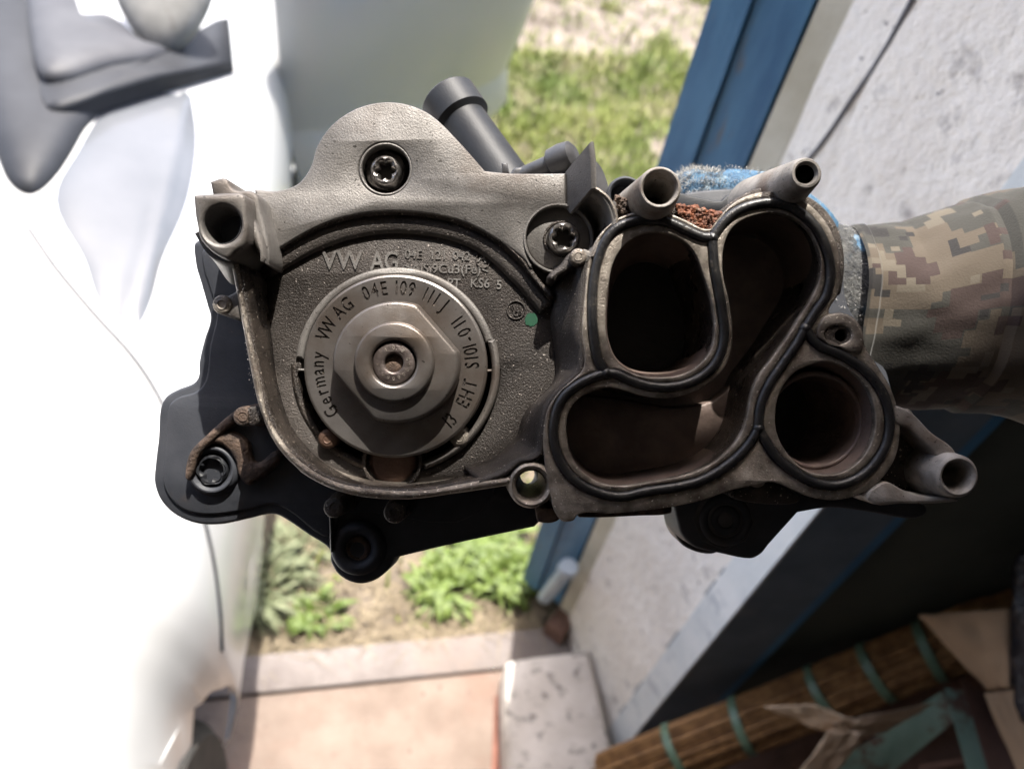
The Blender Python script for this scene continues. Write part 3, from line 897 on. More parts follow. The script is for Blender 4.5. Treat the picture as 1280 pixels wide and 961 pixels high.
# ---- gasket paths (photo pixels)
s1 = [(757,466),(747,448),(742,420),(740,392),(741,360),(745,332),(755,303),(770,285),(790,277),(812,274),(835,277),(858,287),(876,295),(890,297)]
s2 = [(890,297),(891,312),(893,335),(898,362),(903,392),(905,418),(901,440),(889,460),(868,475),(840,483),(812,482),(786,474),(770,467),(757,466)]
s3 = [(890,297),(896,288),(905,276),(920,264),(940,256),(962,253),(985,257),(1006,270),(1022,288),(1033,312),(1038,340),(1033,368),(1020,388),(1006,410)]
s4 = [(1006,410),(997,427),(980,452),(963,477),(953,498),(949,515),(948,535)]
s5 = [(948,535),(938,552),(922,570),(900,587),(876,600),(845,608),(810,613),(775,620),(742,613),(717,598),(700,575),(692,546),(695,515),(706,494),(725,479),(742,471),(757,466)]
s6 = [(1006,410),(1022,430),(1045,440),(1070,454),(1091,473),(1106,497),(1112,525),(1108,553),(1093,579),(1072,597),(1045,606),(1017,602),(990,587),(968,568),(948,535)]
S = lambda s: smooth(s, False, 5)
p1, p2, p3, p4, p5, p6 = S(s1), S(s2), S(s3), S(s4), S(s5), S(s6)
loopU = p1[:-1] + p3[:-1] + p6[:-1] + p5[:-1]
loopA = p1[:-1] + p2[:-1]
loopB = p3[:-1] + p4[:-1] + p5[:-1] + p2[::-1][:-1]
loopC = p6[:-1] + p4[::-1][:-1]
def inward(L, d):
    return offs(L, d if area(L) > 0 else -d)
def clean(L, md=2.0):
    out = [L[0]]
    for p in L[1:]:
        if (p - out[-1]).length > md: out.append(p)
    return out
gas_v, gas_f = [], []
for path in (p1, p2, p3, p4, p5, p6):
    v, f = tube_geo([pt(p.x, p.y, -0.0002) for p in clean(path, 1.5)], 0.00165, 14, True, base=len(gas_v), sq=1.0)
    gas_v += v; gas_f += f
for (x, y) in ((757,466),(890,297),(1006,410),(948,535)):
    c = pt(x, y, -0.0004); b = len(gas_v); R0 = 0.0022
    for j in range(7):
        for i in range(12):
            a, ph = 2*math.pi*i/12, math.pi*j/6
            gas_v.append(c + Vector((math.sin(ph)*math.cos(a), math.sin(ph)*math.sin(a), math.cos(ph))) * R0)
    for j in range(6):
        for i in range(12): gas_f.append((b+j*12+i, b+j*12+(i+1)%12, b+(j+1)*12+(i+1)%12, b+(j+1)*12+i))
mesh('rubber_gasket', gas_v, gas_f, M['gasket'], pump, 60)

bore1 = smooth([(757,405),(760,360),(768,325),(785,302),(812,290),(842,294),(866,312),(880,345),(889,375),(893,405),(889,435),(874,455),(850,468),(820,471),(792,466),(770,450),(760,428)])
boreS = smooth([(903,320),(907,300),(916,284),(932,273),(952,267),(972,266),(992,272),(1010,286),(1021,305),(1026,327),(1024,350),(1013,374),(998,398),(983,422),(964,448),(948,470),(939,492),(934,518),(927,540),(912,561),(888,580),(857,593),(820,600),(785,606),(758,605),(735,595),(718,577),(710,555),(708,530),(712,512),(722,499),(740,489),(760,484),(782,488),(806,495),(834,497),(862,491),(886,479),(905,460),(914,436),(915,405),(910,370),(904,345)])
boreC = smooth([(969,520),(974,492),(990,468),(1012,456),(1036,452),(1062,462),(1084,484),(1094,515),(1091,548),(1076,574),(1052,590),(1024,592),(1000,582),(980,560),(971,540)])
flange_out = [(735,325),(746,298),(762,280),(780,269),(806,263),(832,265),(858,275),(878,285),(892,284),(901,270),(916,254),(938,243),(962,239),(988,243),(1013,256),(1033,278),(1046,306),(1051,338),(1047,368),(1036,390),(1050,390),(1066,396),(1077,410),(1081,432),(1096,456),(1112,482),(1122,510),(1125,540),(1119,572),(1102,598),(1078,616),(1048,624),(1018,622),(992,612),(966,602),(945,606),(915,612),(880,624),(845,632),(800,638),(762,641),(735,640),(722,643),(716,650),(704,650),(694,640),(690,628),(684,600),(680,570),(679,540),(684,512),(698,490),(716,474),(729,460),(730,440),(727,415),(729,385),(732,352)]
Hb = -0.046
F_out = smooth(flange_out)
hole_th = circ(663, 607, 20, 30)
# groove floor with the three ports
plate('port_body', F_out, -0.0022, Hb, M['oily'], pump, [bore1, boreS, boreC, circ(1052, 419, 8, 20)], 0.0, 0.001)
# outer band of the machined face, then the lip round each port
plate('sealing_face', F_out, 0.0, -0.0024, M['machined'], pump, [clean(offs(loopU, 6.2 if area(loopU) < 0 else -6.2)), circ(1052, 419, 8, 20)], 0.00035, 0)
for L, bo in ((loopA, bore1), (loopB, boreS), (loopC, boreC)):
    plate('port_lip', clean(inward(L, 6.0)), 0.0, -0.0024, M['machined'], pump, [bo], 0.0004, 0)
# insides of the ports: flaring walls and closed ends
def liner(name, L, h0, shrink, m, dx=0, dy=0, steps=5, endm='darkhole'):
    base = [pt(p.x, p.y, -0.003).xy for p in L]
    c = sum(base, Vector((0, 0))) / len(base)
    vs, fs = [], []; n = len(L)
    for s in range(steps + 1):
        t = s / steps; k = 1 - (1 - shrink) * (t ** 0.7)
        for b in base:
            q = c + (b - c) * k * 0.998 + Vector((dx, dy)) * t
            vs.append((q.x, q.y, -0.003 + (h0 + 0.003) * t))
    for s in range(steps):
        for i in range(n): fs.append((s*n+i, s*n+(i+1) % n, (s+1)*n+(i+1) % n, (s+1)*n+i))
    mesh(name, vs, fs, M[m], pump, 50)
    end = [Vector(v[:2]) for v in vs[-n:]]
    v2, f2 = prism_mesh([end], h0, h0 - 0.001)
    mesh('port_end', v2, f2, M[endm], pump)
liner('port_wall', bore1, -0.044, 0.86, 'bore', 0.003, 0.0)
liner('port_wall', boreS, -0.036, 0.97, 'bore', 0, 0, 6, 'bore')
liner('port_wall', boreC, -0.044, 0.84, 'bore', -0.004, 0.0)
# inner step ring of the right port
plate('port_step', circ(1020, 525, 62, 48), -0.010, -0.040, M['bore'], pump, [circ(1020, 525, 55, 48)], 0.0008, 0)
# web plate in the S-shaped port, low down
pp_('port_web', [(700,505),(735,494),(790,500),(840,508),(890,500),(925,470),(960,440),(962,520),(930,562),(880,590),(790,612),(735,600),(700,560)], -0.028, -0.036, 'bore', bev=0.001)

# ---- body behind everything: floor of the pump pocket
def q(h, pts): return pts
floor_out = [(318,330),(330,285),(370,255),(430,240),(520,238),(600,255),(660,285),(700,310),(735,330),(735,640),(640,612),(560,618),(500,620),(440,612),(395,592),(355,560),(332,518),(320,470),(312,410)]
Hf = -0.0172
# outlines below are given as seen at the height of the part
pocket = smooth([(326,330),(338,290),(380,262),(440,250),(520,248),(600,262),(655,290),(700,330),(700,420),(690,490),(655,545),(632,578),(600,598),(560,608),(500,613),(445,606),(402,590),(366,562),(345,520),(334,470),(328,400)])
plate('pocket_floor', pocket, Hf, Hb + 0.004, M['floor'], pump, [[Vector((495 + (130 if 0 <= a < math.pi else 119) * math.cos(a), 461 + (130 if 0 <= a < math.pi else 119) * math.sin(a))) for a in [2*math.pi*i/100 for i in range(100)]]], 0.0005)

# ---- sealing rim round the pocket
rim_path = smooth([(288,306),(296,345),(303,390),(311,430),(319,470),(327,508),(340,540),(360,568),(388,592),(425,609),(470,617),(520,618),(570,611),(606,605),(630,602),(638,600)], False, 6)
def rimw(t): return 9.0 + (2.0 if t > 0.5 else 0) + 1.0 * math.sin(t * 31)
rimA = [p for i, p in enumerate(rim_path)]
ro = ribbon(rimA[:34], 9.0); 
plate('sealing_rim', ribbon(rim_path, rimw), 0.0, -0.034, M['machined'], pump, [], 0.0012, 0.0015, True, 30)
# drafted inner wall of the pocket, from rim down to floor
def loftwall(name, A, B, hA, hB, m, steps=4, bulge=0.0, n=70):
    def res(P, k):
        P = [Vector(p) for p in P]
        Ls = [0.0]
        for i in range(1, len(P)): Ls.append(Ls[-1] + (P[i] - P[i-1]).length)
        out = []
        for j in range(k):
            t = Ls[-1] * j / (k - 1); i = 1
            while i < len(P) - 1 and Ls[i] < t: i += 1
            f = (t - Ls[i-1]) / max(1e-9, Ls[i] - Ls[i-1])
            out.append(P[i-1] * (1-f) + P[i] * f)
        return out
    A_, B_ = res(smooth(A, False, 6), n), res(smooth(B, False, 6), n)
    vs, fs = [], []
    for s in range(steps + 1):
        t = s / steps
        for a, b in zip(A_, B_):
            va, vb = pt(a.x, a.y, hA), pt(b.x, b.y, hB)
            v = va * (1-t) + vb * t
            v.z += bulge * math.sin(math.pi * t)
            vs.append(v)
    for s in range(steps):
        for i in range(n - 1): fs.append((s*n+i, s*n+i+1, (s+1)*n+i+1, (s+1)*n+i))
    o = mesh(name, vs, fs, M[m], pump, 60)
    md = o.modifiers.new('thick', 'SOLIDIFY'); md.thickness = 0.0015; md.offset = 0
    return o
loftwall('rim_wall', [(298,330),(306,385),(314,430),(323,472),(332,508),(345,540),(365,566),(392,588),(428,604),(472,612),(520,613),(570,606),(612,599)],
         [(330,345),(334,395),(338,430),(343,470),(351,505),(363,535),(382,560),(407,582),(438,597),(475,605),(520,606),(560,601),(600,590)], -0.001, Hf + 0.0005, 'oily', bulge=0.001)
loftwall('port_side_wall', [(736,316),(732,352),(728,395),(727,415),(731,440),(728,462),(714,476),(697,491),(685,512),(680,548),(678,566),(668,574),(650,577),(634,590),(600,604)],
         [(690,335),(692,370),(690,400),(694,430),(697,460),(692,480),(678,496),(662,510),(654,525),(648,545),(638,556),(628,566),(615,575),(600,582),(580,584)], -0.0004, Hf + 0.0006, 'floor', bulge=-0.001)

# ---- boss with through hole at the bottom (grass shows through)
cyl('hole_boss', 664, 606, 29, 0.0, -0.030, 'machined', 20, 0.0012, 0.002)
cyl('hole_sleeve', 664, 606, 21.0, -0.004, -0.034, 'cast', 18.2, 0.0005)

# ---- upper plate
top_plate = [(318,236,1),(345,238),(372,229),(388,208),(396,182),(415,155),(445,135),(478,127),(510,130),(540,144),(575,178),(606,213,1),(640,216),(707,216,1),(707,257,1),(692,256),(673,264),(660,280),(656,300),(659,318),(666,336,1),(650,320),(620,298),(580,277),(530,266),(480,264),(430,271),(390,286),(352,308),(336,316),(326,295,1)]
bolt1 = circ(481, 211, 33, 40)
plate('upper_plate', smooth(top_plate), -0.0125, -0.034, M['cast'], pump, [bolt1], 0.0007, 0.0015)
# shadow-side ledge that follows the arch inside the pocket
arch_in = [(326,322),(345,318),(390,292),(432,277),(480,270),(530,272),(580,284),(620,305),(652,334),(676,362),(690,380)]
arch_lo = [(340,345),(362,332),(400,312),(440,298),(485,291),(530,293),(575,303),(610,322),(640,350),(660,372),(676,392)]
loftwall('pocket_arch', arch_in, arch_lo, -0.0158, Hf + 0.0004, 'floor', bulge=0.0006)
loftwall('arch_step', [(336,312),(352,304),(392,282),(430,268),(480,261),(532,263),(582,274),(622,295),(653,323),(672,350),(692,370)], arch_in, -0.0130, -0.0166, 'oily', bulge=0.0)
def torx(cx, cy, r0, r1, n=6, k=60, ph=0.0):
    return [Vector((cx + (r0 + (r1 - r0) * (0.5 + 0.5 * math.cos(n * a + ph)) ** 0.7) * math.cos(a), cy + (r0 + (r1 - r0) * (0.5 + 0.5 * math.cos(n * a + ph)) ** 0.7) * math.sin(a))) for a in [2*math.pi*i/k for i in range(k)]]
def torx_bolt(cx, cy, r, h, m='bolt', wash=None, ph=0.0, ri=0.45):
    root = bpy.data.objects.new('screw', None); COL.objects.link(root); root.parent = pump; root.empty_display_size = 0.005
    root.location = pt(cx, cy, h)
    def fix(o): o.parent = root; o.matrix_parent_inverse = Matrix.Translation(-pt(cx, cy, h)); return o
    fix(plate('screw_head', circ(cx, cy, r, 36), h, h - 0.006, M[m], None, [torx(cx, cy, r * ri, r * (ri + .22), ph=ph)], 0.0012, 0.0006))
    fix(plate('socket', circ(cx, cy, r * 0.8, 24), h - 0.0035, h - 0.0058, M['darkhole'], None, [], 0))
    if wash: fix(plate('washer', circ(cx, cy, wash, 36), h - 0.0042, h - 0.008, M['bolt'], None, [], 0.0005))
    return root
cyl('bolt_pocket', 482, 211, 33.6, -0.0127, -0.034, 'cast', 30, 0.0004, 0)
cyl('pocket_bottom', 483, 212, 31.5, -0.021, -0.034, 'oily')
torx_bolt(481, 212, 19, -0.0130, wash=25)
# round screw seat at the right of the plate
cyl('screw_seat', 698, 297, 41.5, -0.0150, -0.034, 'cast', None, 0.001, 0.001)
cyl('seat_rim', 698, 297, 44.5, -0.0120, -0.034, 'cast', 40.5, 0.0008, 0)
cyl('bolt_pocket', 702, 298, 23, -0.0143, -0.0160, 'oily', 20, 0.0003, 0)
torx_bolt(705, 296, 19.5, -0.0100, 'bolt', ph=0.6, ri=0.5)

# ---- fin and curved wall right of the seat
def poly3(name, pts, thick, m, bev=0.0006):
    return prism3(name, pts, thick, M[m], pump, bev)
poly3('fin', [pt(736,178,0.004), pt(739,200,0.004), pt(740,236,0.002), pt(712,268,-0.012), pt(707,262,-0.014), pt(706,214,-0.014)], (0.0018, 0.0006, 0.0), 'cast')
loftwall('curved_wall', [(737,232),(750,240),(760,252),(766,268),(767,283),(757,296),(744,310),(737,322)], [(708,262),(722,262),(734,270),(741,283),(742,298),(736,312),(724,322),(712,332)], 0.0, -0.022, 'cast', bulge=-0.002)
plate('curved_wall_edge', ribbon(smooth([(737,186),(738,230),(748,237),(760,247),(768,262),(770,278),(762,294),(750,306),(740,322)], False, 5), 6.0), 0.0006, -0.03, M['machined'], pump, [], 0.0008, 0.0006)

# ---- left boss with its bore, square topped
boss_l = [(241,243,1),(294,240),(304,243),(307,252),(308,270),(309,285),(305,305),(292,316),(284,323),(276,321),(262,312),(249,296),(245,278),(243,268,1)]
plate('mounting_boss', smooth(boss_l), 0.008, -0.034, M['cast'], pump, [circ(277, 280, 24, 36)], 0.0012, 0.002)
plate('boss_bore', circ(277, 280, 24.6, 36), 0.0060, -0.028, M['plastic'], pump, [circ(277, 280, 23.8, 36)], 0.0001)
plate('boss_bore_end', circ(277, 280, 24.2, 36), -0.006, -0.028, M['plastic'], pump, [], 0)
pp_('boss_web', [(262,226,1),(281,222),(292,236),(318,240),(326,262),(336,310),(331,330),(318,300),(300,250),(266,246,1)], -0.001, -0.034, 'cast', bev=0.001, draft=0.001)
pp_('boss_web', [(306,266),(316,272),(328,300),(331,328),(325,322),(314,300),(306,282)], 0.002, -0.034, 'cast', bev=0.0015, draft=0.001)
loftwall('boss_flank', [(246,290),(262,315),(280,324),(290,324)], [(262,300),(275,330),(290,352),(300,352)], 0.004, -0.014, 'cast')

# ---- upright tubes
cyl('tube_boss', 825, 234, 27, 0.013, -0.030, 'tube', 20.5, 0.001, 0.004)
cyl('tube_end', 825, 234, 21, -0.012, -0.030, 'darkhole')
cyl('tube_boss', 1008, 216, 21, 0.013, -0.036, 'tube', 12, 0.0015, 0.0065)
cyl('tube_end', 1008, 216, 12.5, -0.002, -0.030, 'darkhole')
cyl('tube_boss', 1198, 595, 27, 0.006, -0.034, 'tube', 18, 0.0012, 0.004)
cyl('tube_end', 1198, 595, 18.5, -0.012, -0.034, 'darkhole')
# web from right tube back to the flange
pp_('tube_web', [(1118,505,1),(1140,515),(1165,540),(1196,566),(1180,575),(1160,558),(1135,535),(1120,528)], 0.0005, -0.030, 'tube', bev=0.0008)
pp_('tube_web', [(1105,602),(1130,612),(1160,620),(1198,624),(1180,628),(1130,629),(1085,625)], 0.001, -0.030, 'tube', bev=0.0008)
pp_('web_floor', [(1110,515),(1140,535),(1185,575),(1190,615),(1120,615),(1100,600)], -0.012, -0.034, 'oily')
# ear with small oval hole
ear = smooth([(1030,396),(1050,391),(1066,397),(1076,411),(1080,434),(1066,440),(1040,428),(1022,420)])
plate('ear', ear, 0.0012, -0.03, M['machined'], pump, [circ(1048, 418, 17, 28, 12)], 0.0006)
plate('ear_socket', circ(1049, 419, 18, 24, 13), 0.0004, -0.001, M['oily'], pump, [circ(1052, 419, 8, 20)], 0.0003)
plate('ear_hole', circ(1052, 420, 8.6, 20), -0.010, -0.03, M['darkhole'], pump)

# ---- ejector pads
for (x, y, r, h, m) in ((277,380,12,-0.0012,'machined'),(303,520,12,-0.003,'dirtbrown'),(417,634,13,-0.006,'oily'),(493,640,14,-0.008,'oily'),(723,320,10.5,0.0006,'machined'),(708,640,12,-0.002,'oily'),(1132,521,11,-0.0002,'machined'),(1090,601,11,-0.001,'machined'),(947,597,12,-0.001,'machined')):
    o = cyl('ejector_pad', x, y, r, h, -0.03, m, None, 0.0006, 0.0012, n=24)
    cyl('pad_ring', x, y, r * 0.55, h + 0.0002, h - 0.001, m, r * 0.42, 0.0001, 0, parent=o, n=20)
pp_('pad_web', [(283,372),(292,366),(300,360),(304,398),(292,396),(284,390)], -0.002, -0.03, 'cast')
pp_('pad_web', [(727,312),(738,314),(740,322),(728,328)], 0.0, -0.02, 'cast')
pp_('pad_arm', [(716,314),(728,328),(700,345),(690,352),(684,345),(700,330)], -0.004, -0.03, 'floor', bev=0.0015)
pp_('pad_web', [(308,512),(322,508),(328,524),(312,530)], -0.003, -0.03, 'oily')
# small inspection tab between ports
pp_('face_web', [(915,618),(948,602),(968,604),(1000,622),(985,630),(930,626)], -0.0035, -0.03, 'oily')
pp_('face_web', [(672,640),(690,636),(700,648),(674,652)], -0.004, -0.02, 'dirtbrown')
pp_('bottom_lug', [(724,640),(810,636),(838,632),(838,641),(800,644),(724,646)], -0.006, -0.03, 'dirtbrown')

# ---- hub
hc = (494, 457)
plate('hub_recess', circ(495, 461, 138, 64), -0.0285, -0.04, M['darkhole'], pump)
def arcband(cx, cy, r, w_, a0, a1, n=60):
    ps = [Vector((cx + r*math.cos(math.radians(a0+(a1-a0)*i/n)), cy + r*math.sin(math.radians(a0+(a1-a0)*i/n)))) for i in range(n+1)]
    return ribbon(ps, w_)
plate('hub_seat', arcband(495, 460, 121.5, 10, 186, 344, 90), Hf + 0.0012, -0.034, M['cast'], pump, [], 0.0008, 0.0002)
plate('hub_guard', arcband(494, 461, 125.5, 10, -17, 74), -0.0145, -0.035, M['cast'], pump, [], 0.0014, 0.0004)
plate('hub_guard', arcband(494, 461, 126.5, 11, 104, 184), -0.0165, -0.035, M['oily'], pump, [], 0.0014, 0.0004)
plate('guard_spoke', ribbon([Vector((604, 463)), Vector((620, 463))], 4), -0.016, -0.03, M['cast'], pump)
plate('guard_spoke', ribbon([Vector((372, 462)), Vector((384, 462))], 4), -0.016, -0.03, M['cast'], pump)
# disc with stamped lettering cut into it
disc = plate('hub_disc', circ(hc[0], hc[1], 115, 128), -0.0115, -0.0215, M['hub'], pump, [], 0.0010, 0.0)
def ring_text(items, r, size, h, ext):
    out = []
    for (ch, deg, flip) in items:
        if ch == ' ': continue
        me = text_mesh(ch, size, ext, 0.72)
        a = math.radians(deg)                # clockwise from the top
        c = pt(hc[0] + r * math.sin(a), hc[1] - r * math.cos(a), h)
        rot = -a + (math.pi if flip else 0)
        out.append((me, Matrix.Translation(c) @ Matrix.Rotation(rot, 4, 'Z')))
    return out
def spread(s, a0, a1, flip=False):
    n = len(s)
    return [(c, a0 + (a1 - a0) * i / max(1, n - 1), flip) for i, c in enumerate(s)]
items = [(c, a, False) for c, a in zip('Germany', (-125.5, -117, -110, -102, -94.5, -88.5, -82))] + [('V', -67, False), ('W', -59, False), ('A', -46.5, False), ('G', -38, False)] \
    + [(c, a, False) for c, a in zip('04E109111J', (-22, -15.2, -8.5, 1, 6, 12.3, 22.8, 27.4, 32, 39.5))] \
    + [(c, a, True) for c, a in zip('S101-011', (89.5, 84, 79, 75, 70, 64, 57.2, 53.4))] + [('E', 119, True), ('H', 111.6, True), ('T', 103.5, True), ('1', 137.6, True), ('3', 133.3, True)]
cutm = join_meshes(ring_text(items, 97, 0.0070, -0.0115, 0.0006))
cme = bpy.data.meshes.new('cutter'); cutm.to_mesh(cme); cutm.free()
cut = bpy.data.objects.new('cutter', cme); COL.objects.link(cut)
cut.matrix_world = pump.matrix_world
cme.materials.append(M['oily'])
bpy.context.view_layer.update()
# welded text solids, exact difference
bmc = bmesh.new(); bmc.from_mesh(cme); bmesh.ops.remove_doubles(bmc, verts=bmc.verts, dist=1e-7); bmc.to_mesh(cme); bmc.free()
bmd = bmesh.new(); bmd.from_mesh(disc.data); bmesh.ops.remove_doubles(bmd, verts=bmd.verts, dist=1e-7); bmesh.ops.recalc_face_normals(bmd, faces=bmd.faces); bmd.to_mesh(disc.data); bmd.free()
bo = disc.modifiers.new('stamp', 'BOOLEAN'); bo.operation = 'DIFFERENCE'; bo.object = cut; bo.solver = 'EXACT'; bo.use_self = True; bo.material_mode = 'TRANSFER'
dg = bpy.context.evaluated_depsgraph_get()
nm = bpy.data.meshes.new_from_object(disc.evaluated_get(dg))
disc.modifiers.remove(bo)
print('DISC', len(disc.data.polygons), len(nm.polygons))
if len(nm.polygons) > 200: disc.data = nm
bpy.data.objects.remove(cut)
for p in disc.data.polygons: p.use_smooth = False
# stepped hub
def hexout(cx, cy, rx, ry, flats):
    out = []
    for i in range(160):
        a = 2*math.pi*i/160; x, y = rx*math.cos(a), ry*math.sin(a)
        for (fa, fd) in flats:
            nx_, ny_ = math.cos(fa), math.sin(fa)
            dd = x*nx_ + y*ny_
            if dd > fd: x *= fd/dd; y *= fd/dd
        out.append(Vector((cx + x, cy + y)))
    return out
plate('hub_step', hexout(494, 452, 79, 76, [(math.radians(-41), 67), (math.radians(139), 67)]), -0.0045, -0.0100, M['hub'], pump, [circ(492, 453, 29, 40)], 0.0011, 0.0006)
plate('hub_collar', circ(492, 452, 50, 72), -0.0020, -0.0050, M['hub'], pump, [circ(492, 453, 28.6, 48)], 0.0009, 0.0004)
plate('shaft_end', circ(492, 453, 26.8, 48), -0.0032, -0.0110, M['shaft'], pump, [circ(492, 453, 11.5, 24)], 0.0007)
plate('shaft_end', circ(492, 453, 12.2, 24), -0.0050, -0.0110, M['dirtbrown'], pump)
plate('shaft_gap', circ(492, 454, 29, 40), -0.0098, -0.0112, M['darkhole'], pump)
# tiny stamped characters round the bolt
bits = []
for ch, deg in list(zip('10.9', (-30, 0, 12, 38))) + list(zip('0000000000', [75 + 21 * i for i in range(10)])):
    me = text_mesh(ch, 0.0019, 0.00012, 0.8)
    a = math.radians(deg); c = pt(492 + 18.5 * math.sin(a), 453 - 19 * math.cos(a), -0.0032)
    bits.append((me, Matrix.Translation(c) @ Matrix.Rotation(-a, 4, 'Z')))
bmx = join_meshes(bits); me = bpy.data.meshes.new('marks'); bmx.to_mesh(me); bmx.free()
link('bolt_marking', me, M['machined'], pump, 30, False)
# brown half-round lug under the disc, two rivets
cyl('drain_lug', 490, 575, 38, -0.0150, -0.03, 'oily', 33, 0.0012)
cyl('drain_lug_face', 490, 575, 33.2, -0.0162, -0.03, 'lug', None, 0.003)
for (x, y, m_) in ((409,548,'lug'),(574,546,'machined')):
    o = cyl('rivet', x, y, 12.5, -0.0140, -0.03, m_, None, 0.0012, 0, n=24)
    cyl('rivet_ring', x, y, 6, -0.0138, -0.015, m_, 4.5, 0.0002, 0, parent=o, n=18)

# ---- cast lettering on the pocket floor
def flat_text(items, h, ext, m, name='cast_lettering'):
    out = []
    for (s, x, y, size, rot, xs) in items:
        me = text_mesh(s, size, ext, xs)
        out.append((me, Matrix.Translation(pt(x, y, h)) @ Matrix.Rotation(math.radians(rot), 4, 'Z')))
    b = join_meshes(out); me = bpy.data.meshes.new(name); b.to_mesh(me); b.free()
    return link(name, me, M[m], pump, 30, False)
flat_text([('VW', 428, 326, 0.0094, 0, 0.92), ('AG', 481, 327, 0.0094, 0, 0.76)], Hf, 0.0005, 'cast')
flat_text([('04E', 517, 318, 0.0044, -2, 0.95), ('121', 548, 319, 0.0044, 0, 0.95), ('042', 577, 320, 0.0044, -3, 0.95), ('A', 603, 322, 0.0050, -8, 0.9),
           ('>AlSi9Cu3(Fe)<', 558, 336, 0.0046, -1, 1.0), ('PT', 567, 354, 0.0046, -4, 0.95), ('KS6', 600, 354, 0.0046, -2, 0.95), ('5', 624, 356, 0.0046, -2, 0.95)], Hf, 0.00035, 'cast')
o = cyl('date_stamp', 645, 387, 12, Hf + 0.0005, Hf - 0.001, 'floor', 10.4, 0.0002, 0, n=28)
flat_text([('P', 641, 384, 0.0028, 20, 0.9), ('Co', 647, 391, 0.0026, 20, 0.9)], Hf, 0.0004, 'floor')
plate('ring_mark', circ(604, 324, 9.5, 24, 11), Hf + 0.0005, Hf - 0.001, M['floor'], pump, [circ(604, 324, 8.3, 24, 9.8)], 0.0002)
rnd = random.Random(11)
plate('green_dot', [Vector((664 + (8.2 + rnd.uniform(-.9, .9)) * math.cos(a), 399 + (8.2 + rnd.uniform(-.9, .9)) * math.sin(a))) for a in [2*math.pi*i/22 for i in range(22)]], Hf + 0.0002, Hf - 0.0005, M['green'], pump, [], 0)

# ---- rust deposits
def crumbs(name, region, n, r, m, h, seed, hvar=0.002):
    rnd = random.Random(seed); vs, fs = [], []
    poly = [Vector(p) for p in region]
    def inside(p):
        c = False; j = len(poly) - 1
        for i in range(len(poly)):
            if (poly[i].y > p.y) != (poly[j].y > p.y) and p.x < (poly[j].x - poly[i].x) * (p.y - poly[i].y) / (poly[j].y - poly[i].y) + poly[i].x: c = not c
            j = i
        return c
    x0, x1 = min(p.x for p in poly), max(p.x for p in poly); y0, y1 = min(p.y for p in poly), max(p.y for p in poly)
    ico = bmesh.new(); bmesh.ops.create_icosphere(ico, subdivisions=1, radius=1)
    iv = [v.co.copy() for v in ico.verts]; ifc = [tuple(v.index for v in f.verts) for f in ico.faces]; ico.free()
    k = 0
    while k < n:
        p = Vector((rnd.uniform(x0, x1), rnd.uniform(y0, y1)))
        if not inside(p): continue
        k += 1
        c = pt(p.x, p.y, h + rnd.uniform(-hvar, hvar)); rr_ = r * rnd.uniform(0.3, 1.1); b = len(vs)
        sx, sy = rnd.uniform(.6, 1.4), rnd.uniform(.6, 1.4)
        for v in iv: vs.append(c + Vector((v.x * rr_ * sx, v.y * rr_ * sy, v.z * rr_)) * rnd.uniform(0.75, 1.2))
        fs += [tuple(b + i for i in f) for f in ifc]
    o = mesh(name, vs, fs, M[m], pump, 20)
    o['kind'] = 'stuff'
    return o
crumbs('rust_deposit', [(846,256),(862,258),(900,266),(895,284),(884,292),(868,286),(852,274)], 420, 0.0011, 'rust', -0.005, 1)
crumbs('rust_deposit', [(770,246),(792,250),(822,264),(800,266),(782,270),(774,264)], 320, 0.0009, 'dirtbrown', -0.004, 2)
crumbs('rust_deposit', [(590,600),(600,580),(612,584),(616,600)], 160, 0.0004, 'rust', Hf, 3, 0.0006)
crumbs('grit', [(296,330),(304,328),(322,470),(345,535),(336,540),(310,470)], 120, 0.00022, 'bolt', 0.0001, 4, 0.0001)
crumbs('grit', [(350,560),(362,560),(430,604),(520,614),(520,620),(430,614),(380,592)], 260, 0.0002, 'bolt', 0.0001, 5, 0.0001)

# flange ledges above the ports
bore1h = clean(offs(bore1, 2.5 if area(bore1) < 0 else -2.5)); boreSh = clean(offs(boreS, 2.5 if area(boreS) < 0 else -2.5))
plate('port_shoulder', smooth([(740,345),(746,305),(757,276),(772,260),(800,252),(832,250),(862,260),(886,274),(900,262),(925,245),(950,234),(985,236),(1020,250),(1046,280),(1056,320),(1052,365),(1046,368),(1042,325),(1030,292),(1008,264),(980,250),(950,250),(922,262),(898,284),(886,288),(862,276),(832,268),(800,270),(772,280),(755,304),(748,345)]), -0.007, -0.04, M['oily'], pump, [], 0.0008, 0.0)
plate('small_tab', [Vector(p) for p in ((950,248),(954,239),(966,239),(970,248))], 0.0004, -0.01, M['oily'], pump, [], 0.0003)

# ---- black plastic parts behind
cover = smooth([(246,300),(243,325),(250,352),(258,380),(262,398),(254,425),(248,452),(247,470),(240,479),(222,486),(206,496),(199,512),(197,545),(193,580),(192,603),(200,625),(218,643),(245,654),(275,655),(310,648),(338,642),(352,646),(385,668),(411,686),(413,702),(424,719),(445,729),(466,726),(484,713),(493,697,1),(560,681),(630,666),(668,658,1),(676,650,1),(694,620),(696,590),(620,490),(450,400),(330,300)])
Hc = -0.030
cov = plate('rear_cover', cover, Hc, Hc - 0.016, M['plastic'], pump, [circ(656, 598, 17, 24)], 0.0012, 0.001)
inner = clean(inward(cover, 9.0), 2.5)
plate('cover_panel', smooth([(255,310),(253,330),(262,360),(270,392),(262,430),(257,472),(246,488),(222,496),(210,508),(207,550),(203,600),(212,622),(232,638),(262,643),(310,637),(340,630),(360,638),(414,672),(430,640),(600,640),(600,500),(450,400),(330,300)]), Hc + 0.0012, Hc - 0.001, M['plastic'], pump, [], 0.0009)
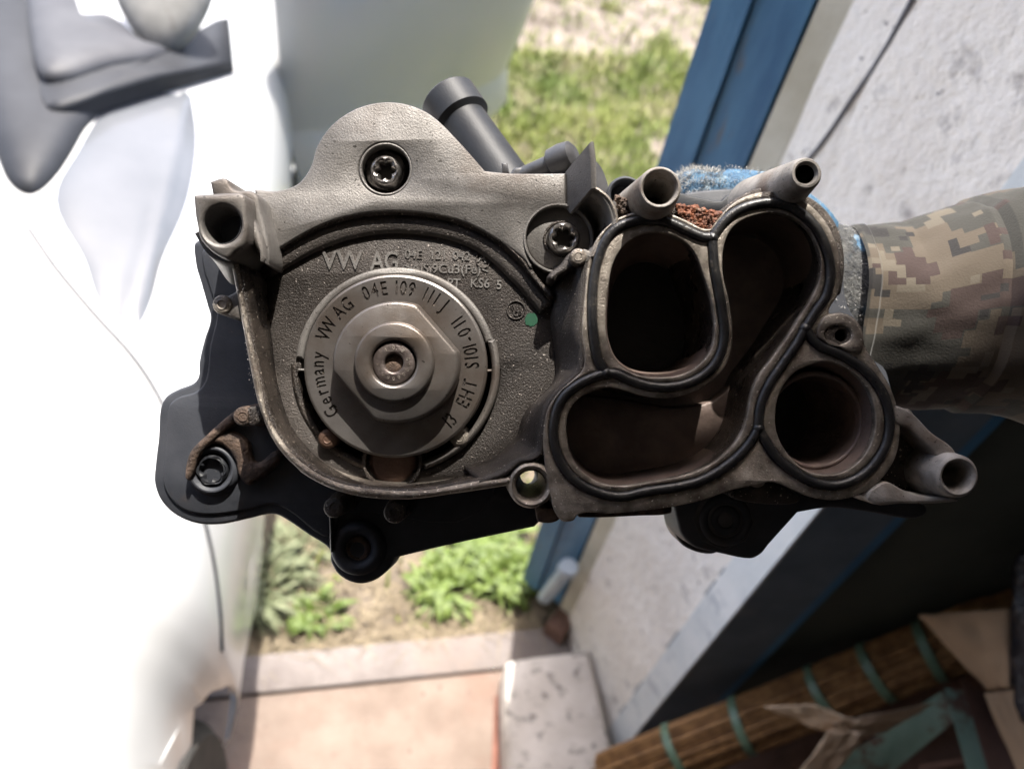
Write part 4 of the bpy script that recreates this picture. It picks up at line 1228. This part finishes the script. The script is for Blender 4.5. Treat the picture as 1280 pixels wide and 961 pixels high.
cyl('cover_boss', 264, 587, 33, Hc + 0.004, Hc, 'plastic', 21, 0.002, 0.001)
torx_bolt(264, 587, 19.5, Hc + 0.0035, 'plasticdark', ph=0.3, ri=0.55)
pp_('cover_rib', [(300,508),(306,516),(250,566),(236,600),(230,596),(236,566),(252,548)], Hc + 0.006, Hc, 'dirtbrown', bev=0.0012)
pp_('cover_rib', [(258,543),(285,538),(308,552),(318,578),(345,562),(352,572),(312,606),(298,596),(292,574),(276,556),(256,553)], Hc + 0.005, Hc, 'dirtbrown', bev=0.0015)
cyl('cover_boss', 446, 686, 34, Hc + 0.004, Hc - 0.002, 'plastic', 17, 0.002, 0.001)
cyl('boss_plug', 446, 687, 17.5, Hc + 0.001, Hc - 0.002, 'dirtbrown', 9, 0.0012)
plate('cover_rib', ribbon([Vector((411, 625)), Vector((413, 655)), Vector((414, 690))], 3), Hc + 0.006, Hc, M['plasticgrey'], pump)
# lower right cover
lowcover = smooth([(842,632,1),(846,650),(852,668),(868,683),(900,691),(938,698),(952,692),(962,680),(998,640,1),(1040,634),(1090,640),(1140,648),(1160,640),(1150,628),(1000,600),(860,610)])
plate('lower_cover', lowcover, -0.020, -0.040, M['plastic'], pump, [], 0.0012, 0.001)
plate('lower_cover_flange', smooth([(838,640,1),(844,668),(858,684),(890,692),(905,680),(870,655),(862,640,1)]), -0.036, -0.052, M['plasticgrey'], pump, [], 0.001)
cyl('cover_boss', 908, 650, 33, -0.0185, -0.022, 'plastic', 22, 0.0012, 0)
cyl('boss_plug', 908, 650, 19, -0.0188, -0.022, 'plastic', 9, 0.001, 0)
cyl('cover_pad', 905, 648, 40, -0.0196, -0.022, 'plasticgrey', None, 0.0008, 0, n=8)
# rear body behind the ports
plate('rear_housing', smooth([(745,300),(790,262),(860,240),(940,236),(1010,250),(1050,300),(1060,380),(1100,440),(1120,520),(1110,600),(1060,630),(980,632),(840,632),(720,632),(690,560),(720,470)]), -0.0475, -0.058, M['plastic'], pump, [], 0.001)
plate('rear_bracket', smooth([(838,236,1),(866,244,1),(894,250,1),(902,250,1),(909,243,1),(945,243,1),(945,270,1),(838,264,1)]), -0.040, -0.050, M['plasticdark'], pump, [], 0.0008)
# hose neck at the top
a_ = pt(628, 226, -0.050); b_ = pt(560, 124, -0.064)
dv = (b_ - a_); Lh = dv.length
neck = lathe('hose_neck', [(0.0112, -0.02), (0.0108, 0), (0.0101, Lh * 0.55), (0.0099, Lh * 0.70), (0.0122, Lh * 0.74), (0.0122, Lh * 0.985), (0.0112, Lh * 1.01), (0.0090, Lh * 1.01), (0.0086, Lh * 0.4)], a_, dv, M['plasticdark'], pump, 48)
c_ = pt(650, 222, -0.040); d_ = pt(706, 197, -0.030)
lathe('small_neck', [(0.0036, -0.01), (0.0036, 0.013), (0.0054, 0.0145), (0.0058, 0.019), (0.0052, 0.023), (0.003, 0.0245), (0.0, 0.0245)], c_, d_ - c_, M['plasticgrey'], pump, 32)
plate('rear_flange', smooth([(640,212),(655,208),(700,206),(720,196),(745,200),(760,230),(760,260),(640,240)]), -0.036, -0.046, M['plasticgrey'], pump, [], 0.0008)
plate('neck_tab', [Vector(p) for p in ((627,203),(634,203),(637,216),(627,216))], -0.028, -0.034, M['plasticgrey'], pump)
cyl('rear_ring', 782, 243, 24, -0.034, -0.046, 'plastic', 18, 0.001)
cyl('rear_ring_floor', 782, 243, 19, -0.042, -0.046, 'plastic')

# =================================================================== PERSON
person = empty('person'); person.matrix_world = pump.matrix_world
tag(person, 'arm in pixel camouflage sleeve and blue work glove holding the pump', 'person')
def skinned(name, chains, m, lvl=2):
    """chains: lists of (co, radius); the first point of a later chain is snapped on an earlier vertex if identical"""
    vs, es, rs, key = [], [], [], {}
    for ch in chains:
        prev = None
        for (c, r) in ch:
            k = tuple(round(x, 5) for x in c)
            if k not in key:
                key[k] = len(vs); vs.append(c); rs.append(r)
            i = key[k]
            if prev is not None: es.append((prev, i))
            prev = i
    me = bpy.data.meshes.new(name); me.from_pydata([tuple(v) for v in vs], es, [])
    o = bpy.data.objects.new(name, me); COL.objects.link(o)
    sk = o.modifiers.new('skin', 'SKIN'); sk.use_smooth_shade = True
    layer = me.skin_vertices[0] if me.skin_vertices else None
    if layer is None:
        bm = bmesh.new(); bm.from_mesh(me); bm.verts.layers.skin.verify(); bm.to_mesh(me); bm.free()
        layer = me.skin_vertices[0]
    for i, r in enumerate(rs): layer.data[i].radius = (r, r)
    layer.data[0].use_root = True
    ss = o.modifiers.new('sub', 'SUBSURF'); ss.levels = lvl; ss.render_levels = lvl
    dg = bpy.context.evaluated_depsgraph_get()
    nm = bpy.data.meshes.new_from_object(o.evaluated_get(dg))
    bpy.data.objects.remove(o)
    nm.name = name
    return link(name, nm, m, person, 180)
def hand(extra, k=1.0):
    W = pt(1098, 390, -0.070)
    e = extra
    P0 = pt(1055, 375, -0.066)
    chains = [[(pt(1300, 380, -0.060), 0.042 + e), (pt(1200, 385, -0.066), 0.038 + e), (W, 0.027 + e), (P0, 0.026 + e)]]
    idx = [(P0, 0), (pt(1022,308,-0.068), 0.0180 + e), (pt(975,262,-0.068), 0.0155 + e), (pt(918,250,-0.068), 0.0150 + e), (pt(890,252,-0.067), 0.0118 + e), (pt(862,246,-0.066), 0.0134 + e), (pt(842,250,-0.064), 0.0100 + e)]
    mid = [(P0, 0), (pt(1005,350,-0.075), 0.0150 + e), (pt(950,320,-0.074), 0.0115 + e), (pt(890,315,-0.070), 0.0105 + e), (pt(850,320,-0.067), 0.0085 + e)]
    rng = [(P0, 0), (pt(1005,395,-0.075), 0.0140 + e), (pt(950,390,-0.076), 0.0108 + e), (pt(895,390,-0.071), 0.0098 + e), (pt(860,395,-0.067), 0.0078 + e)]
    pky = [(P0, 0), (pt(1012,440,-0.073), 0.0120 + e), (pt(965,455,-0.074), 0.0092 + e), (pt(925,465,-0.070), 0.0082 + e), (pt(900,470,-0.067), 0.0068 + e)]
    thb = [(P0, 0), (pt(1050,430,-0.066), 0.0150 + e), (pt(1035,490,-0.066), 0.0120 + e), (pt(1010,540,-0.066), 0.0105 + e), (pt(990,565,-0.066), 0.0085 + e)]
    R0 = 0.026 + e
    for c in (idx, mid, rng, pky, thb): chains.append([(c[0][0], R0)] + c[1:])
    return chains
body = skinned('arm_and_hand', hand(-0.0065), M['skin'])
gl = hand(0.0)
gl[0] = gl[0][2:]
glove = skinned('glove', gl, M['blueglove'])
# pull the coating into wrinkles
def wrinkle(o, amp, sc):
    for v in o.data.vertices:
        n = v.normal; c = v.co * sc
        v.co += n * amp * (noise.fractal(c, 1, 2, 4) + 0.5 * abs(noise.noise(c * 0.7)))
wrinkle(glove, 0.0008, 260)
# knit cuff and knit back of the glove
def tubeuv(name, rings, m, nth=96, thick=0.0012, foldamp=0.0, seed=0, parent=None):
    """rings: (centre px, centre py, height, radius across, radius in depth); axis runs along x"""
    R_ = []
    n = len(rings); sub = 10
    for i in range(n - 1):
        for j in range(sub):
            t = j / sub; ts = t * t * (3 - 2 * t)
            R_.append([rings[i][k] * (1 - ts) + rings[i+1][k] * ts for k in range(5)])
    R_.append(list(rings[-1]))
    vs, fs, uvs = [], [], []
    L = 0.0; pc = None
    for i, (cx, cy, h, ra_, rb_) in enumerate(R_):
        c = pt(cx, cy, h)
        if pc is not None: L += (c - pc).length
        pc = c
        for k in range(nth):
            a = 2 * math.pi * k / nth
            f = 0.0
            if foldamp:
                f = foldamp * (noise.fractal(Vector((L * 22 + seed, math.cos(a) * 1.3, math.sin(a) * 1.3)), 1, 2, 3) + 0.6 * max(0, noise.noise(Vector((L * 60 + a * 0.8, seed, 2)))) )
            d = Vector((0.10 * math.sin(a), math.sin(a), math.cos(a)))
            vs.append(c + Vector((d.x * ra_, d.y * (ra_ + f), d.z * (rb_ + f))))
            uvs.append((L, a * 0.04))
    m_ = len(R_)
    for i in range(m_ - 1):
        for k in range(nth):
            fs.append((i*nth+k, i*nth+(k+1) % nth, (i+1)*nth+(k+1) % nth, (i+1)*nth+k))
    me = bpy.data.meshes.new(name); me.from_pydata([tuple(v) for v in vs], [], fs)
    uvl = me.uv_layers.new(name='UVMap')
    for p in me.polygons:
        for li in p.loop_indices:
            vi = me.loops[li].vertex_index
            u, v = uvs[vi]
            if vi % nth == 0 and any(me.loops[q_].vertex_index % nth == nth - 1 for q_ in p.loop_indices): v = 2 * math.pi * 0.04
            uvl.data[li].uv = (u, v)
    o = link(name, me, m, parent or person, 180)
    md = o.modifiers.new('thick', 'SOLIDIFY'); md.thickness = thick; md.offset = 1
    return o
cuff = tubeuv('knit_cuff', [(985,366,-0.070,0.0310,0.021),(1015,374,-0.072,0.0330,0.024),(1045,384,-0.074,0.0340,0.026),(1090,390,-0.074,0.0345,0.028)], M['knit'], 80, 0.0015, 0.0012, 3)
sleeve = tubeuv('jacket_sleeve', [(1043,394,-0.074,0.0372,0.031),(1046,394,-0.074,0.0380,0.032),(1056,394,-0.073,0.0380,0.032),(1059,394,-0.073,0.0372,0.031),(1110,396,-0.070,0.0380,0.034),(1185,383,-0.066,0.0430,0.038),(1193,383,-0.066,0.0425,0.038),(1202,382,-0.065,0.0450,0.040),(1245,376,-0.062,0.0470,0.043),(1300,382,-0.058,0.0480,0.045),(1420,400,-0.045,0.052,0.050),(1700,460,0.0,0.058,0.056)], M['camo'], 120, 0.0012, 0.0028, 5)
# knit fibres standing off the glove
def fuzz(name, src, cond, n, L, m, seed):
    rnd = random.Random(seed)
    me = src.data; ok = [v for v in me.vertices if cond(v.co)]
    vs, fs = [], []
    for _ in range(n):
        v = rnd.choice(ok); nn = v.normal
        d = (nn + Vector([rnd.uniform(-1, 1) for _ in range(3)]) * 0.9).normalized()
        p = v.co + Vector([rnd.uniform(-1, 1) for _ in range(3)]) * 0.0012
        s = d.cross(Vector((rnd.random(), rnd.random(), rnd.random() + .1))).normalized() * 0.00009
        l = L * rnd.uniform(.3, 1.2); cu = Vector([rnd.uniform(-1, 1) for _ in range(3)]) * l * 0.35
        b = len(vs)
        vs.extend([p - s, p + s, p + d * l * .5 + cu + s, p + d * l * .5 + cu - s, p + d * l + cu * 0.4])
        fs.append((b, b+1, b+2, b+3)); fs.append((b+3, b+2, b+4))
    o = mesh(name, vs, fs, m, person, 180); o['kind'] = 'stuff'
    return o
fuzz('knit_fibres', cuff, lambda c: True, 6000, 0.0022, M['lint'], 1)
tipx = pt(905, 215, -0.06).x
fuzz('knit_fibres', glove, lambda c: c.x < tipx and c.y > pt(0, 262, -0.06).y, 4200, 0.0022, M['lint'], 2)
topy = pt(0, 232, -0.06).y
fuzz('knit_fibres', glove, lambda c: c.y > topy, 1800, 0.0018, M['lint'], 3)
